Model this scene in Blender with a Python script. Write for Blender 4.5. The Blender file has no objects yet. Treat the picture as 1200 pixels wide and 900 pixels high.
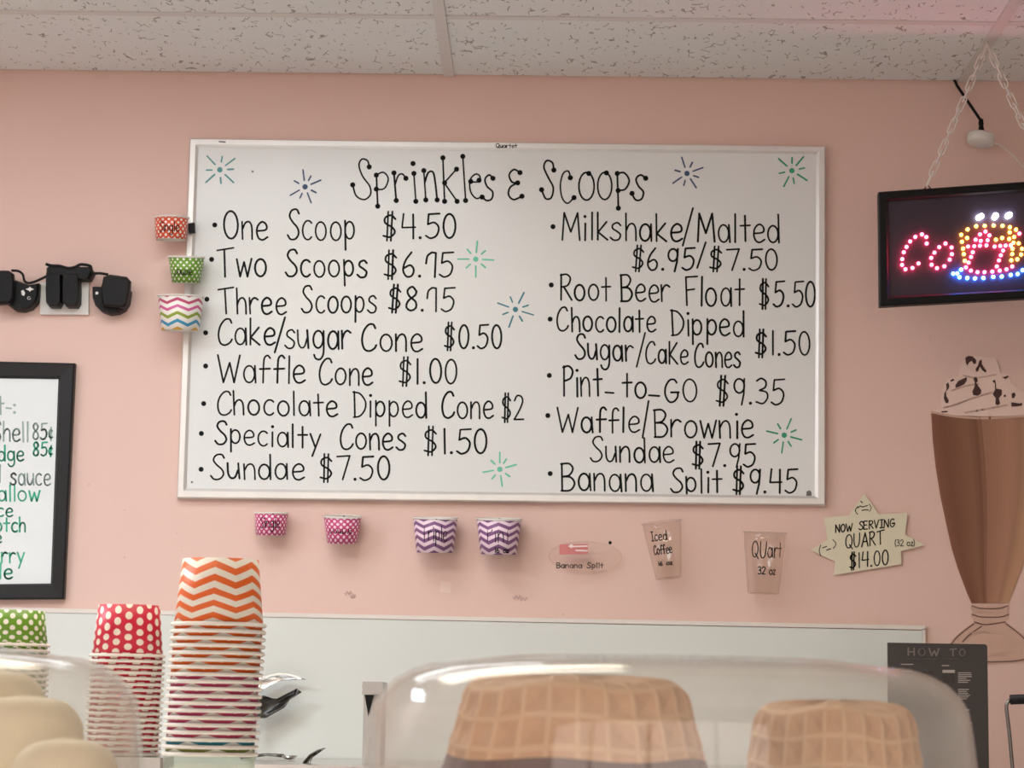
import bpy, math, random
from mathutils import Vector, Matrix
random.seed(7)
sc = bpy.context.scene
R = math.radians

# ------------------------------------------------------------------ camera
F = 2860.0                      # focal length in pixels of a 1200x900 frame
CAM = Vector((0.0, -5.7, 1.5))
YAW, PITCH, ROLL = R(0.86), R(7.77), R(0.9)
fw = Vector((0, math.cos(PITCH), math.sin(PITCH)))
up = Vector((0, -math.sin(PITCH), math.cos(PITCH)))
rt = Vector((1, 0, 0))
rz = Matrix.Rotation(YAW, 3, 'Z')
fw, up, rt = rz @ fw, rz @ up, rz @ rt
rt, up = rt * math.cos(ROLL) + up * math.sin(ROLL), up * math.cos(ROLL) - rt * math.sin(ROLL)
cam_d = bpy.data.cameras.new('camera'); cam = bpy.data.objects.new('camera', cam_d)
sc.collection.objects.link(cam)
M3 = Matrix((rt, up, -fw)).transposed()
cam.matrix_world = Matrix.Translation(CAM) @ M3.to_4x4()
cam_d.sensor_width = 36; cam_d.lens = 36 * F / 1200
cam_d.clip_start = 0.02
cam_d.dof.use_dof = True; cam_d.dof.focus_distance = 4.3; cam_d.dof.aperture_fstop = 30
sc.camera = cam
def ray(px, py):
    return rt * ((px - 600) / F) + up * (-(py - 450) / F) + fw
def U(px, py, Y=0.0):           # the point of the upright plane y = Y seen at a pixel
    d = ray(px, py); return CAM + d * ((Y - CAM.y) / d.y)
def V(px, py, Z):               # the point of the level plane z = Z seen at a pixel
    d = ray(px, py); return CAM + d * ((Z - CAM.z) / d.z)

# ------------------------------------------------------------------ world, exposure, lights' strengths
w = bpy.data.worlds.new('world'); sc.world = w; w.use_nodes = True
w.node_tree.nodes['Background'].inputs[0].default_value = (.8, .85, .9, 1)
w.node_tree.nodes['Background'].inputs[1].default_value = 0.01
sc.view_settings.view_transform = 'Standard'; sc.view_settings.look = 'None'
sc.view_settings.gamma = 1; sc.view_settings.use_curve_mapping = False
sc.view_settings.exposure = 1.0
try:
    sc.cycles.use_denoising = True
    sc.cycles.transparent_max_bounces = 32
    sc.cycles.max_bounces = 10
    sc.cycles.sample_clamp_indirect = 6
except Exception: pass
CEIL = U(520, 88, 0).z
# troffers: x, y, strength, colour; second and third are added fill
TROFFERS = [(-0.80, -1.27, 3.3, (1, 1.07, 1.12)), (-2.5, -2.3, 10.4, (1, 1.13, 1.27)), (-0.6, -2.7, 7.2, (1, .92, .75))]
FILL_WINDOW = (-3.2, 2.2, 0.4, 2.75, 0.9)      # unseen shop window, added for frontal fill: x0, x1, z0, z1, strength

# ------------------------------------------------------------------ materials
def new_mat(name):
    m = bpy.data.materials.new(name); m.use_nodes = True
    nt = m.node_tree
    for n in list(nt.nodes):
        if n.type != 'OUTPUT_MATERIAL': nt.nodes.remove(n)
    return m, nt, nt.nodes['Material Output']
def srgb(r, g, b):
    def c(v):
        v /= 255.0
        return v / 12.92 if v <= .04045 else ((v + .055) / 1.055) ** 2.4
    return (c(r), c(g), c(b), 1)
class NB:
    def __init__(s, nt): s.nt = nt
    def put(s, sock, v):
        if hasattr(v, 'is_output'): s.nt.links.new(v, sock)
        else: sock.default_value = v
    def m(s, op, a, b=0.0, c=0.0):
        n = s.nt.nodes.new('ShaderNodeMath'); n.operation = op
        s.put(n.inputs[0], a); s.put(n.inputs[1], b); s.put(n.inputs[2], c)
        return n.outputs[0]
    def mix(s, f, a, b):
        n = s.nt.nodes.new('ShaderNodeMix'); n.data_type = 'RGBA'
        s.put(n.inputs[0], f); s.put(n.inputs[6], a); s.put(n.inputs[7], b)
        return n.outputs[2]
    def uv(s):
        t = s.nt.nodes.new('ShaderNodeTexCoord'); x = s.nt.nodes.new('ShaderNodeSeparateXYZ')
        s.nt.links.new(t.outputs['UV'], x.inputs[0]); return x.outputs[0], x.outputs[1]
    def obj(s):
        return s.nt.nodes.new('ShaderNodeTexCoord').outputs['Object']
    def noise(s, vec, scale, detail=2, rough=.5, dist=0):
        n = s.nt.nodes.new('ShaderNodeTexNoise'); s.nt.links.new(vec, n.inputs['Vector'])
        n.inputs['Scale'].default_value = scale; n.inputs['Detail'].default_value = detail
        n.inputs['Roughness'].default_value = rough; n.inputs['Distortion'].default_value = dist
        return n.outputs['Fac']
    def vor(s, vec, scale, feature='DISTANCE_TO_EDGE', rnd=1):
        n = s.nt.nodes.new('ShaderNodeTexVoronoi'); n.feature = feature
        s.nt.links.new(vec, n.inputs['Vector']); n.inputs['Scale'].default_value = scale
        n.inputs['Randomness'].default_value = rnd
        return n.outputs['Distance']
    def bump(s, h, strength, dist):
        n = s.nt.nodes.new('ShaderNodeBump'); n.inputs['Strength'].default_value = strength
        n.inputs['Distance'].default_value = dist; s.put(n.inputs['Height'], h)
        return n.outputs[0]
def principled(nt, out, color, rough=.5, metal=0, spec=.5, normal=None, emis=None, es=0):
    p = nt.nodes.new('ShaderNodeBsdfPrincipled'); b = NB(nt)
    b.put(p.inputs['Base Color'], color); b.put(p.inputs['Roughness'], rough)
    p.inputs['Metallic'].default_value = metal
    p.inputs['Specular IOR Level'].default_value = spec
    if normal is not None: nt.links.new(normal, p.inputs['Normal'])
    if emis: p.inputs['Emission Color'].default_value = emis; p.inputs['Emission Strength'].default_value = es
    nt.links.new(p.outputs[0], out.inputs[0]); return p
def plain(name, col, rough=.5, metal=0, spec=.5, vary=.06, scale=30):
    m, nt, o = new_mat(name); b = NB(nt)
    n = b.noise(b.obj(), scale, 3)
    dark = (col[0] * (1 - vary), col[1] * (1 - vary), col[2] * (1 - vary), 1)
    lite = tuple(min(1, c * (1 + vary)) for c in col[:3]) + (1,)
    principled(nt, o, b.mix(n, dark, lite), rough, metal, spec); return m
def emit(name, col, s, rough=.4):
    m, nt, o = new_mat(name); principled(nt, o, col, rough, emis=col, es=s); return m
def clear(name, haze, tint=(1, 1, 1, 1), rough=.04, spec=1.0, scratch=0.0, trans=.97):
    m, nt, o = new_mat(name); b = NB(nt)
    t = nt.nodes.new('ShaderNodeBsdfTransparent'); t.inputs[0].default_value = (tint[0]*trans, tint[1]*trans, tint[2]*trans, 1)
    d = nt.nodes.new('ShaderNodeBsdfDiffuse'); d.inputs[0].default_value = (.92*tint[0], .92*tint[1], .92*tint[2], 1)
    tl = nt.nodes.new('ShaderNodeBsdfTranslucent'); tl.inputs[0].default_value = (.92*tint[0], .92*tint[1], .92*tint[2], 1)
    a = nt.nodes.new('ShaderNodeMixShader'); a.inputs[0].default_value = .5
    nt.links.new(d.outputs[0], a.inputs[1]); nt.links.new(tl.outputs[0], a.inputs[2])
    fr = nt.nodes.new('ShaderNodeLayerWeight'); edge = b.m('MULTIPLY', b.m('POWER', fr.outputs['Facing'], 3.0), haze * 2.5)
    h = nt.nodes.new('ShaderNodeMixShader')
    if scratch:
        n = b.noise(b.obj(), 22, 4, .6, 1.0)
        b.put(h.inputs[0], b.m('ADD', edge, b.m('MULTIPLY_ADD', b.m('SUBTRACT', n, .45), scratch, haze)))
    else: b.put(h.inputs[0], b.m('ADD', edge, haze))
    nt.links.new(t.outputs[0], h.inputs[1]); nt.links.new(a.outputs[0], h.inputs[2])
    g = nt.nodes.new('ShaderNodeBsdfGlossy'); g.inputs['Roughness'].default_value = rough
    f = nt.nodes.new('ShaderNodeMixShader'); b.put(f.inputs[0], b.m('MULTIPLY', b.m('MULTIPLY_ADD', b.m('POWER', fr.outputs['Facing'], 5.0), .4, .045), spec))
    nt.links.new(h.outputs[0], f.inputs[1]); nt.links.new(g.outputs[0], f.inputs[2])
    nt.links.new(f.outputs[0], o.inputs[0]); return m
def polka(name, base, dot=(.9, .87, .8, 1), nu=17, nv=4.0, rad=.2, asp=1.0):
    m, nt, o = new_mat(name); b = NB(nt); u, v = b.uv(); ds = []
    for of in (0.0, .5):
        fu = b.m('SUBTRACT', b.m('FRACT', b.m('ADD', b.m('MULTIPLY', u, nu), of)), .5)
        fv = b.m('MULTIPLY', b.m('SUBTRACT', b.m('FRACT', b.m('ADD', b.m('MULTIPLY', v, nv), of)), .5), asp)
        ds.append(b.m('SQRT', b.m('ADD', b.m('MULTIPLY', fu, fu), b.m('MULTIPLY', fv, fv))))
    principled(nt, o, b.mix(b.m('LESS_THAN', b.m('MINIMUM', ds[0], ds[1]), rad), base, dot), .45); return m
def chevron(name, cols, paper=(.86, .82, .76, 1), n=6, stripes=5.0, amp=.55, duty=.45, phase=0.0):
    m, nt, o = new_mat(name); b = NB(nt); u, v = b.uv()
    tri = b.m('MULTIPLY', b.m('PINGPONG', b.m('MULTIPLY', u, n), .5), 2 * amp)
    s = b.m('ADD', b.m('ADD', b.m('MULTIPLY', v, stripes), tri), phase)
    on = b.m('LESS_THAN', b.m('FRACT', s), duty)
    c = cols[0]
    if len(cols) > 1:
        idx = b.m('FLOOR', s)
        for i in range(1, len(cols)):
            c = b.mix(b.m('GREATER_THAN', idx, i - .5), c, cols[i])
    principled(nt, o, b.mix(on, paper, c), .45); return m

PINK = (.755, .53, .46, 1)
m, nt, o = new_mat('pink_wall_paint'); b = NB(nt); ob = b.obj()
c = b.mix(b.noise(ob, 1.3, 3), (PINK[0]*.97, PINK[1]*.96, PINK[2]*.96, 1), (PINK[0]*1.02, PINK[1]*1.03, PINK[2]*1.03, 1))
principled(nt, o, c, .62, normal=b.bump(b.noise(ob, 260, 2), .12, .002)); PINKW = m
m, nt, o = new_mat('ceiling_tile'); b = NB(nt); ob = b.obj()
mp = nt.nodes.new('ShaderNodeMapping'); mp.inputs['Scale'].default_value = (1.0, .5, 1.0); nt.links.new(ob, mp.inputs['Vector']); ob = mp.outputs[0]
e = b.vor(ob, 54); msk = b.m('GREATER_THAN', b.noise(ob, 52, 1), .595)
d1 = b.m('MULTIPLY', b.m('LESS_THAN', e, .045), msk)
pin = b.m('LESS_THAN', b.vor(ob, 90, 'F1'), .10)
fis = b.m('MAXIMUM', d1, b.m('MULTIPLY', pin, b.m('GREATER_THAN', b.noise(ob, 38, 1), .56)))
principled(nt, o, b.mix(fis, (.80, .80, .78, 1), (.36, .33, .30, 1)), .9,
           normal=b.bump(b.m('SUBTRACT', b.noise(ob, 180, 2), fis), .35, .003)); TILE = m
GRID = plain('ceiling_grid_paint', (.70, .66, .63, 1), .5)
CREAM = plain('cream_wall_paint', (.66, .58, .52, 1), .7, scale=2)
FLOORM = plain('floor_vinyl', (.5, .47, .43, 1), .4, scale=4)
m, nt, o = new_mat('whiteboard_melamine'); b = NB(nt)
principled(nt, o, b.mix(b.noise(b.obj(), 3, 4), (.73, .745, .735, 1), (.77, .78, .77, 1)), .24, spec=.5); BOARD = m
ALU = plain('brushed_aluminium', (.74, .725, .70, 1), .4, .45)
INK = plain('black_marker_ink', (.006, .006, .006, 1), .6, spec=.15, vary=.2, scale=60)
INKG = plain('grey_marker_ink', (.30, .40, .37, 1), .5, vary=.2, scale=60)
def ink(n, *c): return plain(n, srgb(*c), .5, vary=.15, scale=60)
TEAL, MINT, NAVY, SKY, GRN = ink('teal_ink', 82, 150, 150), ink('mint_ink', 100, 200, 170), ink('navy_ink', 50, 75, 110), ink('blue_teal_ink', 55, 125, 140), ink('green_ink', 40, 150, 115)
GREEN_T = ink('green_menu_ink', 62, 178, 142)
BLACKP = plain('black_frame_paint', (.016, .015, .016, 1), .42, spec=.25)
BLK = plain('black_plastic', (.006, .006, .0065, 1), .5, spec=.2)
WHITEP = plain('white_plastic', (.74, .72, .68, 1), .35)
PANELM = plain('white_panel_sheet', (.68, .70, .66, 1), .45, vary=.02, scale=5)
PAPER = plain('white_paper_cup', (.84, .80, .74, 1), .5)
STEEL = plain('stainless_steel', (.66, .65, .63, 1), .22, 1.0)
DSTEEL = plain('dark_polished_steel', (.16, .155, .145, 1), .18, 1.0)
BSTEEL = plain('dull_brushed_steel', (.46, .45, .44, 1), .4, 1.0)
HAZY = clear('hazy_clear_plastic', .07, (1, .995, .985, 1), .05, 1.0, .10, trans=.99)
CLEARP = clear('clear_cup_plastic', .012, (1, .985, .97, 1), .06, .8, trans=.985)
CLEARR = clear('clear_rim_plastic', .06, (1, .98, .96, 1), .06, 1.0)
CLEARG = clear('clear_deli_plastic', .13, (.88, .94, .88, 1), .05, .9)

# ------------------------------------------------------------------ mesh helpers
class MB:
    def __init__(s): s.v = []; s.f = []; s.m = []; s.uv = []; s.smooth = []
    def add(s, vs, fs, mi=0, uvs=None, smooth=False):
        o = len(s.v); s.v += [Vector(p) for p in vs]
        for k, f in enumerate(fs):
            s.f.append([i + o for i in f]); s.m.append(mi); s.smooth.append(smooth)
            s.uv.append(uvs[k] if uvs else [(0, 0)] * len(f))
        return s
    def build(s, name, mats, parent=None, off=None, shift=None):
        if not isinstance(mats, (list, tuple)): mats = [mats]
        me = bpy.data.meshes.new(name)
        off = off or Vector((0, 0, 0))
        me.from_pydata([p - off for p in s.v], [], s.f)
        for x in mats: me.materials.append(x)
        ul = me.uv_layers.new(name='UVMap')
        for p in me.polygons:
            p.material_index = s.m[p.index]; p.use_smooth = s.smooth[p.index]
            for k, li in enumerate(p.loop_indices): ul.data[li].uv = s.uv[p.index][k]
        me.update()
        ob = bpy.data.objects.new(name, me); sc.collection.objects.link(ob)
        if parent is not None: ob.parent = parent
        else: ob.location = off
        return ob
def box(mb, x0, x1, y0, y1, z0, z1, mi=0):
    v = [(x, y, z) for x in (x0, x1) for y in (y0, y1) for z in (z0, z1)]
    mb.add(v, [(0, 1, 3, 2), (4, 6, 7, 5), (0, 4, 5, 1), (2, 3, 7, 6), (0, 2, 6, 4), (1, 5, 7, 3)], mi); return mb
def lathe(mb, prof, n=48, mi=0, mats=None, cx=0, cy=0, cz=0, smooth=True, vs=None):
    # prof: (r, z) list; u runs round from the back so that the seam is behind
    k = len(prof); vv = []; fs = []; uvs = []; ms = []
    for (r, z) in prof:
        for j in range(n):
            a = 2 * math.pi * j / n
            vv.append((cx - r * math.sin(a), cy + r * math.cos(a), cz + z))
    for i in range(k - 1):
        for j in range(n):
            j2 = (j + 1) % n
            fs.append((i * n + j, i * n + j2, (i + 1) * n + j2, (i + 1) * n + j))
            a0, a1 = j / n, (j + 1) / n
            v0, v1 = (vs[i], vs[i + 1]) if vs else (i / (k - 1), (i + 1) / (k - 1))
            uvs.append([(a0, v0), (a1, v0), (a1, v1), (a0, v1)]); ms.append(mats[i] if mats else mi)
    o = len(mb.f); mb.add(vv, fs, mi, uvs, smooth)
    for q, x in enumerate(ms): mb.m[o + q] = x
    for idx, flip in ((0, True), (k - 1, False)):
        if prof[idx][0] < 1e-6: continue
    return mb
def disc(mb, r, z, n=48, mi=0, cx=0, cy=0, cz=0):
    vv = [(cx - r * math.sin(2 * math.pi * j / n), cy + r * math.cos(2 * math.pi * j / n), cz + z) for j in range(n)]
    mb.add(vv, [tuple(range(n))], mi, [[(.5, 0)] * n]); return mb
def prism(mb, pts, y0, y1, mi=0, side=None):
    # outline (x,z world points, any vectors) extruded between y0 (front) and y1 (back)
    n = len(pts)
    a = [(p[0], y0, p[2]) for p in pts]; c = [(p[0], y1, p[2]) for p in pts]
    mb.add(a + c, [tuple(range(n)), tuple(range(2 * n - 1, n - 1, -1))], mi)
    mb.add(a + c, [(i, i + n, (i + 1) % n + n, (i + 1) % n) for i in range(n)], mi if side is None else side)
    return mb
def pprism(mb, pix, Y, th, mi=0, side=None):     # pixel outline on plane y=Y, going back by th
    return prism(mb, [U(x, y, Y) for x, y in pix], Y, Y + th, mi, side)
def tube(mb, pts, r, n=8, mi=0, closed=False, rads=None):
    pts = [Vector(p) for p in pts]; k = len(pts); rings = []
    pn = None
    for i, p in enumerate(pts):
        if closed: t = pts[(i + 1) % k] - pts[i - 1]
        else: t = pts[min(i + 1, k - 1)] - pts[max(i - 1, 0)]
        t.normalize()
        if pn is None:
            pn = t.orthogonal().normalized()
        pn = (pn - t * pn.dot(t)).normalized(); bn = t.cross(pn)
        rr = rads[i] if rads else r
        rings.append([p + (pn * math.cos(2 * math.pi * j / n) + bn * math.sin(2 * math.pi * j / n)) * rr for j in range(n)])
    vv = [q for g in rings for q in g]; fs = []
    for i in range(k if closed else k - 1):
        i2 = (i + 1) % k
        for j in range(n): fs.append((i * n + j, i * n + (j + 1) % n, i2 * n + (j + 1) % n, i2 * n + j))
    if not closed: fs += [tuple(range(n - 1, -1, -1)), tuple((k - 1) * n + j for j in range(n))]
    mb.add(vv, fs, mi, None, True); return mb
def cat(pts, sub=5):
    P = [Vector(p) for p in pts]; out = []
    if len(P) < 3: return P
    for i in range(len(P) - 1):
        p0 = P[i - 1] if i > 0 else P[i] * 2 - P[i + 1]
        p1, p2 = P[i], P[i + 1]
        p3 = P[i + 2] if i + 2 < len(P) else P[i + 1] * 2 - P[i]
        for s in range(sub):
            t = s / sub
            out.append(.5 * ((2 * p1) + (p2 - p0) * t + (2 * p0 - 5 * p1 + 4 * p2 - p3) * t * t + (3 * p1 - p0 - 3 * p2 + p3) * t ** 3))
    out.append(P[-1]); return out
def ribbon2(pts, wd):
    """2-D stroke outline: list of polygons (quads and round ends)"""
    polys = []; n = len(pts)
    for i in range(n - 1):
        a, c = pts[i], pts[i + 1]; d = c - a
        if d.length < 1e-9: continue
        d.normalize(); nn = Vector((-d.y, d.x)) * wd / 2
        polys.append([a + nn, a - nn, c - nn, c + nn])
    for p in pts if n < 40 else pts[::2] + [pts[-1]]:
        polys.append([p + Vector((math.cos(2 * math.pi * k / 8), math.sin(2 * math.pi * k / 8))) * wd / 2 for k in range(8)])
    return polys
def tag(o, label, cat_, group=None, kind=None):
    if label: o['label'] = label
    if cat_: o['category'] = cat_
    if group: o['group'] = group
    if kind: o['kind'] = kind
    return o
def thing(name, label, cat_, loc=(0, 0, 0), rot=(0, 0, 0), group=None):
    o = bpy.data.objects.new(name, None); sc.collection.objects.link(o)
    o.location = loc; o.rotation_euler = rot; o.empty_display_size = .03
    return tag(o, label, cat_, group)
def struct(o): o['kind'] = 'structure'; return o
def copy_thing(root, loc=None, rot=None, label=None, group=None):
    c = root.copy(); sc.collection.objects.link(c)
    if loc is not None: c.location = loc
    if rot is not None: c.rotation_euler = rot
    if label: c['label'] = label
    if group: c['group'] = group
    for ch in root.children:
        d = ch.copy(); sc.collection.objects.link(d); d.parent = c
        for g in ch.children:
            e_ = g.copy(); sc.collection.objects.link(e_); e_.parent = d
    return c

# ------------------------------------------------------------------ handwriting
def arc(cx, cy, rx, ry, a0, a1, n=14):
    return [(cx + rx * math.cos(R(a0 + (a1 - a0) * i / n)), cy + ry * math.sin(R(a0 + (a1 - a0) * i / n))) for i in range(n + 1)]
def S(*p): return [tuple(v) for v in cat([Vector((a, b_)) for a, b_ in p], 4)]
def L(*p): return list(p)
DOT = 'dot'
G = {
 'a': (.44, [arc(.2, .31, .19, .31, 45, 400), L((.4, .62), (.43, 0))]),
 'b': (.42, [L((.02, 1), (.03, 0)), arc(.2, .3, .18, .3, 165, -170)]),
 'c': (.40, [arc(.23, .31, .21, .32, 48, 315)]),
 'd': (.44, [arc(.2, .3, .19, .3, 40, 400), L((.4, 1), (.42, 0))]),
 'e': (.42, [S((.03, .31), (.36, .36), (.37, .54), (.22, .64), (.06, .5), (.02, .26), (.1, .05), (.25, .0), (.42, .1))]),
 'f': (.36, [S((.36, .9), (.27, 1.0), (.16, .92), (.13, .66), (.13, 0)), L((0, .5), (.36, .52))]),
 'g': (.44, [arc(.2, .33, .19, .3, 45, 400), S((.4, .62), (.42, .1), (.4, -.2), (.28, -.36), (.12, -.33), (.05, -.2))]),
 'h': (.40, [L((.01, 1), (.03, 0)), S((.03, .36), (.12, .57), (.26, .62), (.36, .45), (.38, 0))]),
 'i': (.10, [L((.05, .62), (.06, 0)), (DOT, .05, .86)]),
 'k': (.38, [L((.02, 1), (.03, 0)), L((.34, .66), (.04, .28), (.38, 0))]),
 'K': (.48, [L((.02, 1), (.03, 0)), L((.42, .95), (.05, .42), (.46, 0))]),
 'l': (.10, [L((.05, 1), (.06, 0))]),
 'n': (.40, [L((.0, .62), (.02, 0)), S((.02, .36), (.12, .57), (.26, .62), (.36, .45), (.38, 0))]),
 'o': (.44, [arc(.22, .31, .21, .31, 80, 450)]),
 'p': (.42, [L((.02, .66), (.04, -.32)), arc(.2, .34, .18, .29, 160, -160)]),
 'r': (.34, [L((.0, .62), (.02, 0)), S((.02, .34), (.1, .54), (.22, .62), (.34, .55))]),
 's': (.38, [S((.36, .54), (.25, .64), (.09, .57), (.08, .43), (.24, .32), (.36, .2), (.3, .03), (.13, 0), (0, .1))]),
 't': (.36, [L((.17, .92), (.19, .02)), L((0, .56), (.36, .58))]),
 'u': (.42, [S((0, .62), (.02, .2), (.12, .02), (.26, .06), (.36, .34)), L((.37, .62), (.41, 0))]),
 'w': (.56, [L((0, .62), (.14, 0), (.28, .52), (.42, 0), (.56, .64))]),
 'y': (.40, [L((0, .62), (.2, .08)), L((.4, .62), (.1, -.34))]),
 'z': (.34, [L((0, .6), (.32, .6), (0, 0), (.34, 0))]),
 'A': (.56, [L((0, 0), (.28, 1), (.54, 0)), L((.1, .36), (.45, .36))]),
 'B': (.48, [L((.03, 1), (.05, 0)), S((0, .98), (.28, 1), (.42, .82), (.3, .58), (.06, .52)), S((.06, .52), (.34, .5), (.48, .28), (.34, .03), (.02, 0))]),
 'C': (.52, [S((.5, .84), (.42, .98), (.25, .96), (.08, .72), (.02, .38), (.1, .08), (.28, 0), (.46, .1), (.53, .22))]),
 'D': (.52, [L((.05, 1), (.08, 0)), S((0, .98), (.28, .92), (.5, .62), (.48, .3), (.28, .05), (.03, .0))]),
 'E': (.44, [L((.44, 1), (.03, 1), (.02, 0), (.44, 0)), L((.02, .52), (.36, .52))]),
 'F': (.48, [L((.48, 1), (.02, .97), (.05, 0)), L((.04, .52), (.36, .56))]),
 'G': (.54, [S((.48, .85), (.38, .98), (.2, .94), (.05, .65), (.04, .3), (.18, .02), (.36, .02), (.5, .2), (.53, .42)), L((.26, .42), (.56, .43))]),
 'H': (.52, [L((.02, 1), (.02, 0)), L((.5, 1), (.5, 0)), L((.02, .5), (.5, .5))]),
 'I': (.36, [L((.18, 1), (.2, 0)), L((0, 1), (.36, 1.0)), L((.02, 0), (.38, 0))]),
 'J': (.40, [S((.36, 1), (.36, .2), (.2, 0), (.02, .15))]),
 'M': (.66, [L((.04, 0), (.1, 1), (.34, .3), (.58, 1), (.66, 0))]),
 'N': (.54, [L((.02, 0), (.04, 1), (.5, 0), (.52, 1))]),
 'O': (.58, [arc(.29, .5, .26, .49, 85, 455, 20)]),
 'P': (.46, [L((.04, 1), (.07, 0)), S((0, .95), (.24, 1), (.42, .84), (.34, .6), (.08, .5))]),
 'Q': (.62, [arc(.29, .5, .27, .49, 85, 455, 20), L((.34, .25), (.62, -.08))]),
 'R': (.50, [L((.03, 1), (.05, 0)), S((0, .96), (.26, 1), (.42, .84), (.32, .58), (.07, .5)), L((.16, .5), (.5, 0))]),
 'S': (.46, [S((.45, .86), (.36, 1), (.17, .97), (.08, .78), (.2, .58), (.38, .4), (.44, .2), (.32, .02), (.12, 0), (0, .14))]),
 'T': (.62, [L((0, .93), (.62, 1.03)), L((.27, .97), (.31, 0))]),
 'U': (.52, [S((.02, 1), (.03, .35), (.14, .03), (.34, .03), (.48, .35), (.5, 1))]),
 'V': (.52, [L((0, 1), (.26, 0), (.52, 1))]),
 'W': (.78, [L((0, 1), (.2, 0), (.42, .72), (.58, 0), (.78, 1))]),
 '0': (.44, [arc(.22, .5, .2, .49, 85, 455, 18)]),
 '1': (.12, [L((.06, 1), (.07, 0))]),
 '2': (.44, [S((.02, .78), (.14, .98), (.34, .95), (.4, .74), (.25, .4), (.0, .02)), L((.0, .02), (.44, .03))]),
 '3': (.42, [S((.04, .9), (.2, 1), (.36, .88), (.34, .66), (.14, .53)), S((.14, .53), (.38, .46), (.42, .24), (.26, .02), (.02, .08))]),
 '4': (.46, [L((.06, 1), (.02, .44), (.46, .46)), L((.38, .98), (.4, 0))]),
 '5': (.46, [L((.46, 1), (.1, .97), (.07, .56)), S((.07, .56), (.28, .64), (.43, .44), (.36, .12), (.16, .0), (.0, .1))]),
 '6': (.40, [S((.3, 1), (.1, .66), (.02, .28), (.14, .02), (.32, .06), (.38, .3), (.26, .48), (.05, .36))]),
 '7': (.44, [L((0, .96), (.44, 1), (.18, 0))]),
 '8': (.44, [S((.38, .82), (.24, 1), (.07, .84), (.14, .6), (.36, .38), (.38, .12), (.2, 0), (.04, .14), (.1, .4), (.34, .64), (.39, .8))]),
 '9': (.42, [arc(.2, .7, .18, .28, 30, 390), L((.38, .98), (.36, .4), (.28, -.04))]),
 '$': (.52, [S((.46, .78), (.32, .93), (.13, .84), (.12, .62), (.36, .44), (.44, .24), (.28, .05), (.06, .1)), L((.22, 1.08), (.18, -.1)), L((.36, 1.08), (.31, -.1))]),
 '.': (.10, [(DOT, .05, .03)]), '/': (.34, [L((.36, 1.1), (0, -.32))]), '-': (.32, [L((.02, .36), (.3, .34))]),
 ':': (.1, [(DOT, .05, .12), (DOT, .05, .5)]), '(': (.16, [S((.14, 1.05), (.02, .6), (.03, .3), (.15, -.1))]),
 ')': (.16, [S((0, 1.05), (.14, .6), (.12, .3), (0, -.1))]),
 'c|': (.3, [arc(.15, .35, .13, .25, 48, 315), L((.17, .75), (.14, -.05))]),
 '7j': (.36, [S((.02, .55), (.06, .85), (.2, 1.0)), L((.2, 1.0), (.34, .98), (.33, 0))]),
 ' ': (.3, []),
}
def glyphs(text):
    out = []; i = 0
    while i < len(text):
        if text[i] == '~': out.append('7j')
        elif text[i] == '^': out.append('c|')
        else: out.append(text[i])
        i += 1
    return out
def word2d(text, x0, x1, yt, yb, slope=.012, gap=.13, jit=.02):
    """strokes of a word fitted between x0..x1 with capitals from yt to yb, y downwards"""
    gs = glyphs(text); tot = sum(G[g][0] for g in gs) + gap * (len(gs) - 1)
    sx = (x1 - x0) / tot; h = yb - yt; out = []; x = 0
    for g in gs:
        wd, strokes = G[g]; jy = random.uniform(-jit, jit); jx = random.uniform(-jit, jit); sh = random.uniform(-.02, .03)
        for s in strokes:
            if s[0] == DOT: out.append((DOT, x0 + (x + s[1]) * sx, yb - s[2] * h + slope * x * sx)); continue
            out.append([(x0 + (x + px + jx + sh * py) * sx, yb - (py + jy) * h + slope * (x + px) * sx) for px, py in s])
        x += wd + gap
    return out
def ink_strokes(mb, strokes, Y, wpx, mi=0, dotpx=None, lift=.0005, proj=None):
    """strokes given in photo pixels, laid on the upright plane y=Y"""
    proj = proj or (lambda x, y: U(x, y, Y))
    k = abs((proj(601, 450) - proj(600, 450)).length)
    for s in strokes:
        if s[0] == DOT:
            r = (dotpx or wpx * .85); c_ = Vector((s[1], s[2]))
            polys = [[c_ + Vector((math.cos(2 * math.pi * q / 12), math.sin(2 * math.pi * q / 12))) * r for q in range(12)]]
        else: polys = ribbon2([Vector(p) for p in s], wpx * random.uniform(.9, 1.12))
        for pl in polys:
            pts = [proj(p.x, p.y) for p in pl]
            for p in pts: p.y -= lift
            mb.add(pts, [tuple(range(len(pts)))], mi)
    return mb

# ------------------------------------------------------------------ room shell
XL, XR, YF = -3.4, 3.2, -7.6
mb = box(MB(), XL, XR, 0, .12, 0, CEIL + .3); wall_back = struct(mb.build('wall_back', PINKW))
struct(box(MB(), XL - .12, XL, YF, .12, 0, CEIL + .3).build('wall_left', PINKW))
struct(box(MB(), XR, XR + .12, YF, .12, 0, CEIL + .3).build('wall_right', CREAM))
struct(box(MB(), XL, XR, YF - .12, YF, 0, CEIL + .3).build('wall_front', CREAM))
struct(box(MB(), XL, XR, YF, 0, -.05, 0).build('floor', FLOORM))
ceiling = struct(box(MB(), XL, XR, YF, -.006, CEIL, CEIL + .02).build('ceiling', TILE))
struct(box(MB(), XL - .12, XR + .12, YF - .12, .12, CEIL + .3, CEIL + .34).build('trim_1', CREAM))  # unseen slab added above the ceiling to keep world light out
ROWY = V(450, 18.5, CEIL).y
BX = [U(526, 88).x, U(1128, 95).x]; PITCHX = BX[1] - BX[0]
barsx = [BX[0] + PITCHX * k for k in (-2, -1, 0, 1, 2)]
n_ = 2
for bx_ in barsx:
    struct(box(MB(), bx_ - .013, bx_ + .013, YF, -.004, CEIL - .004, CEIL - .0005).build('trim_%d' % n_, GRID)); n_ += 1
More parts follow.
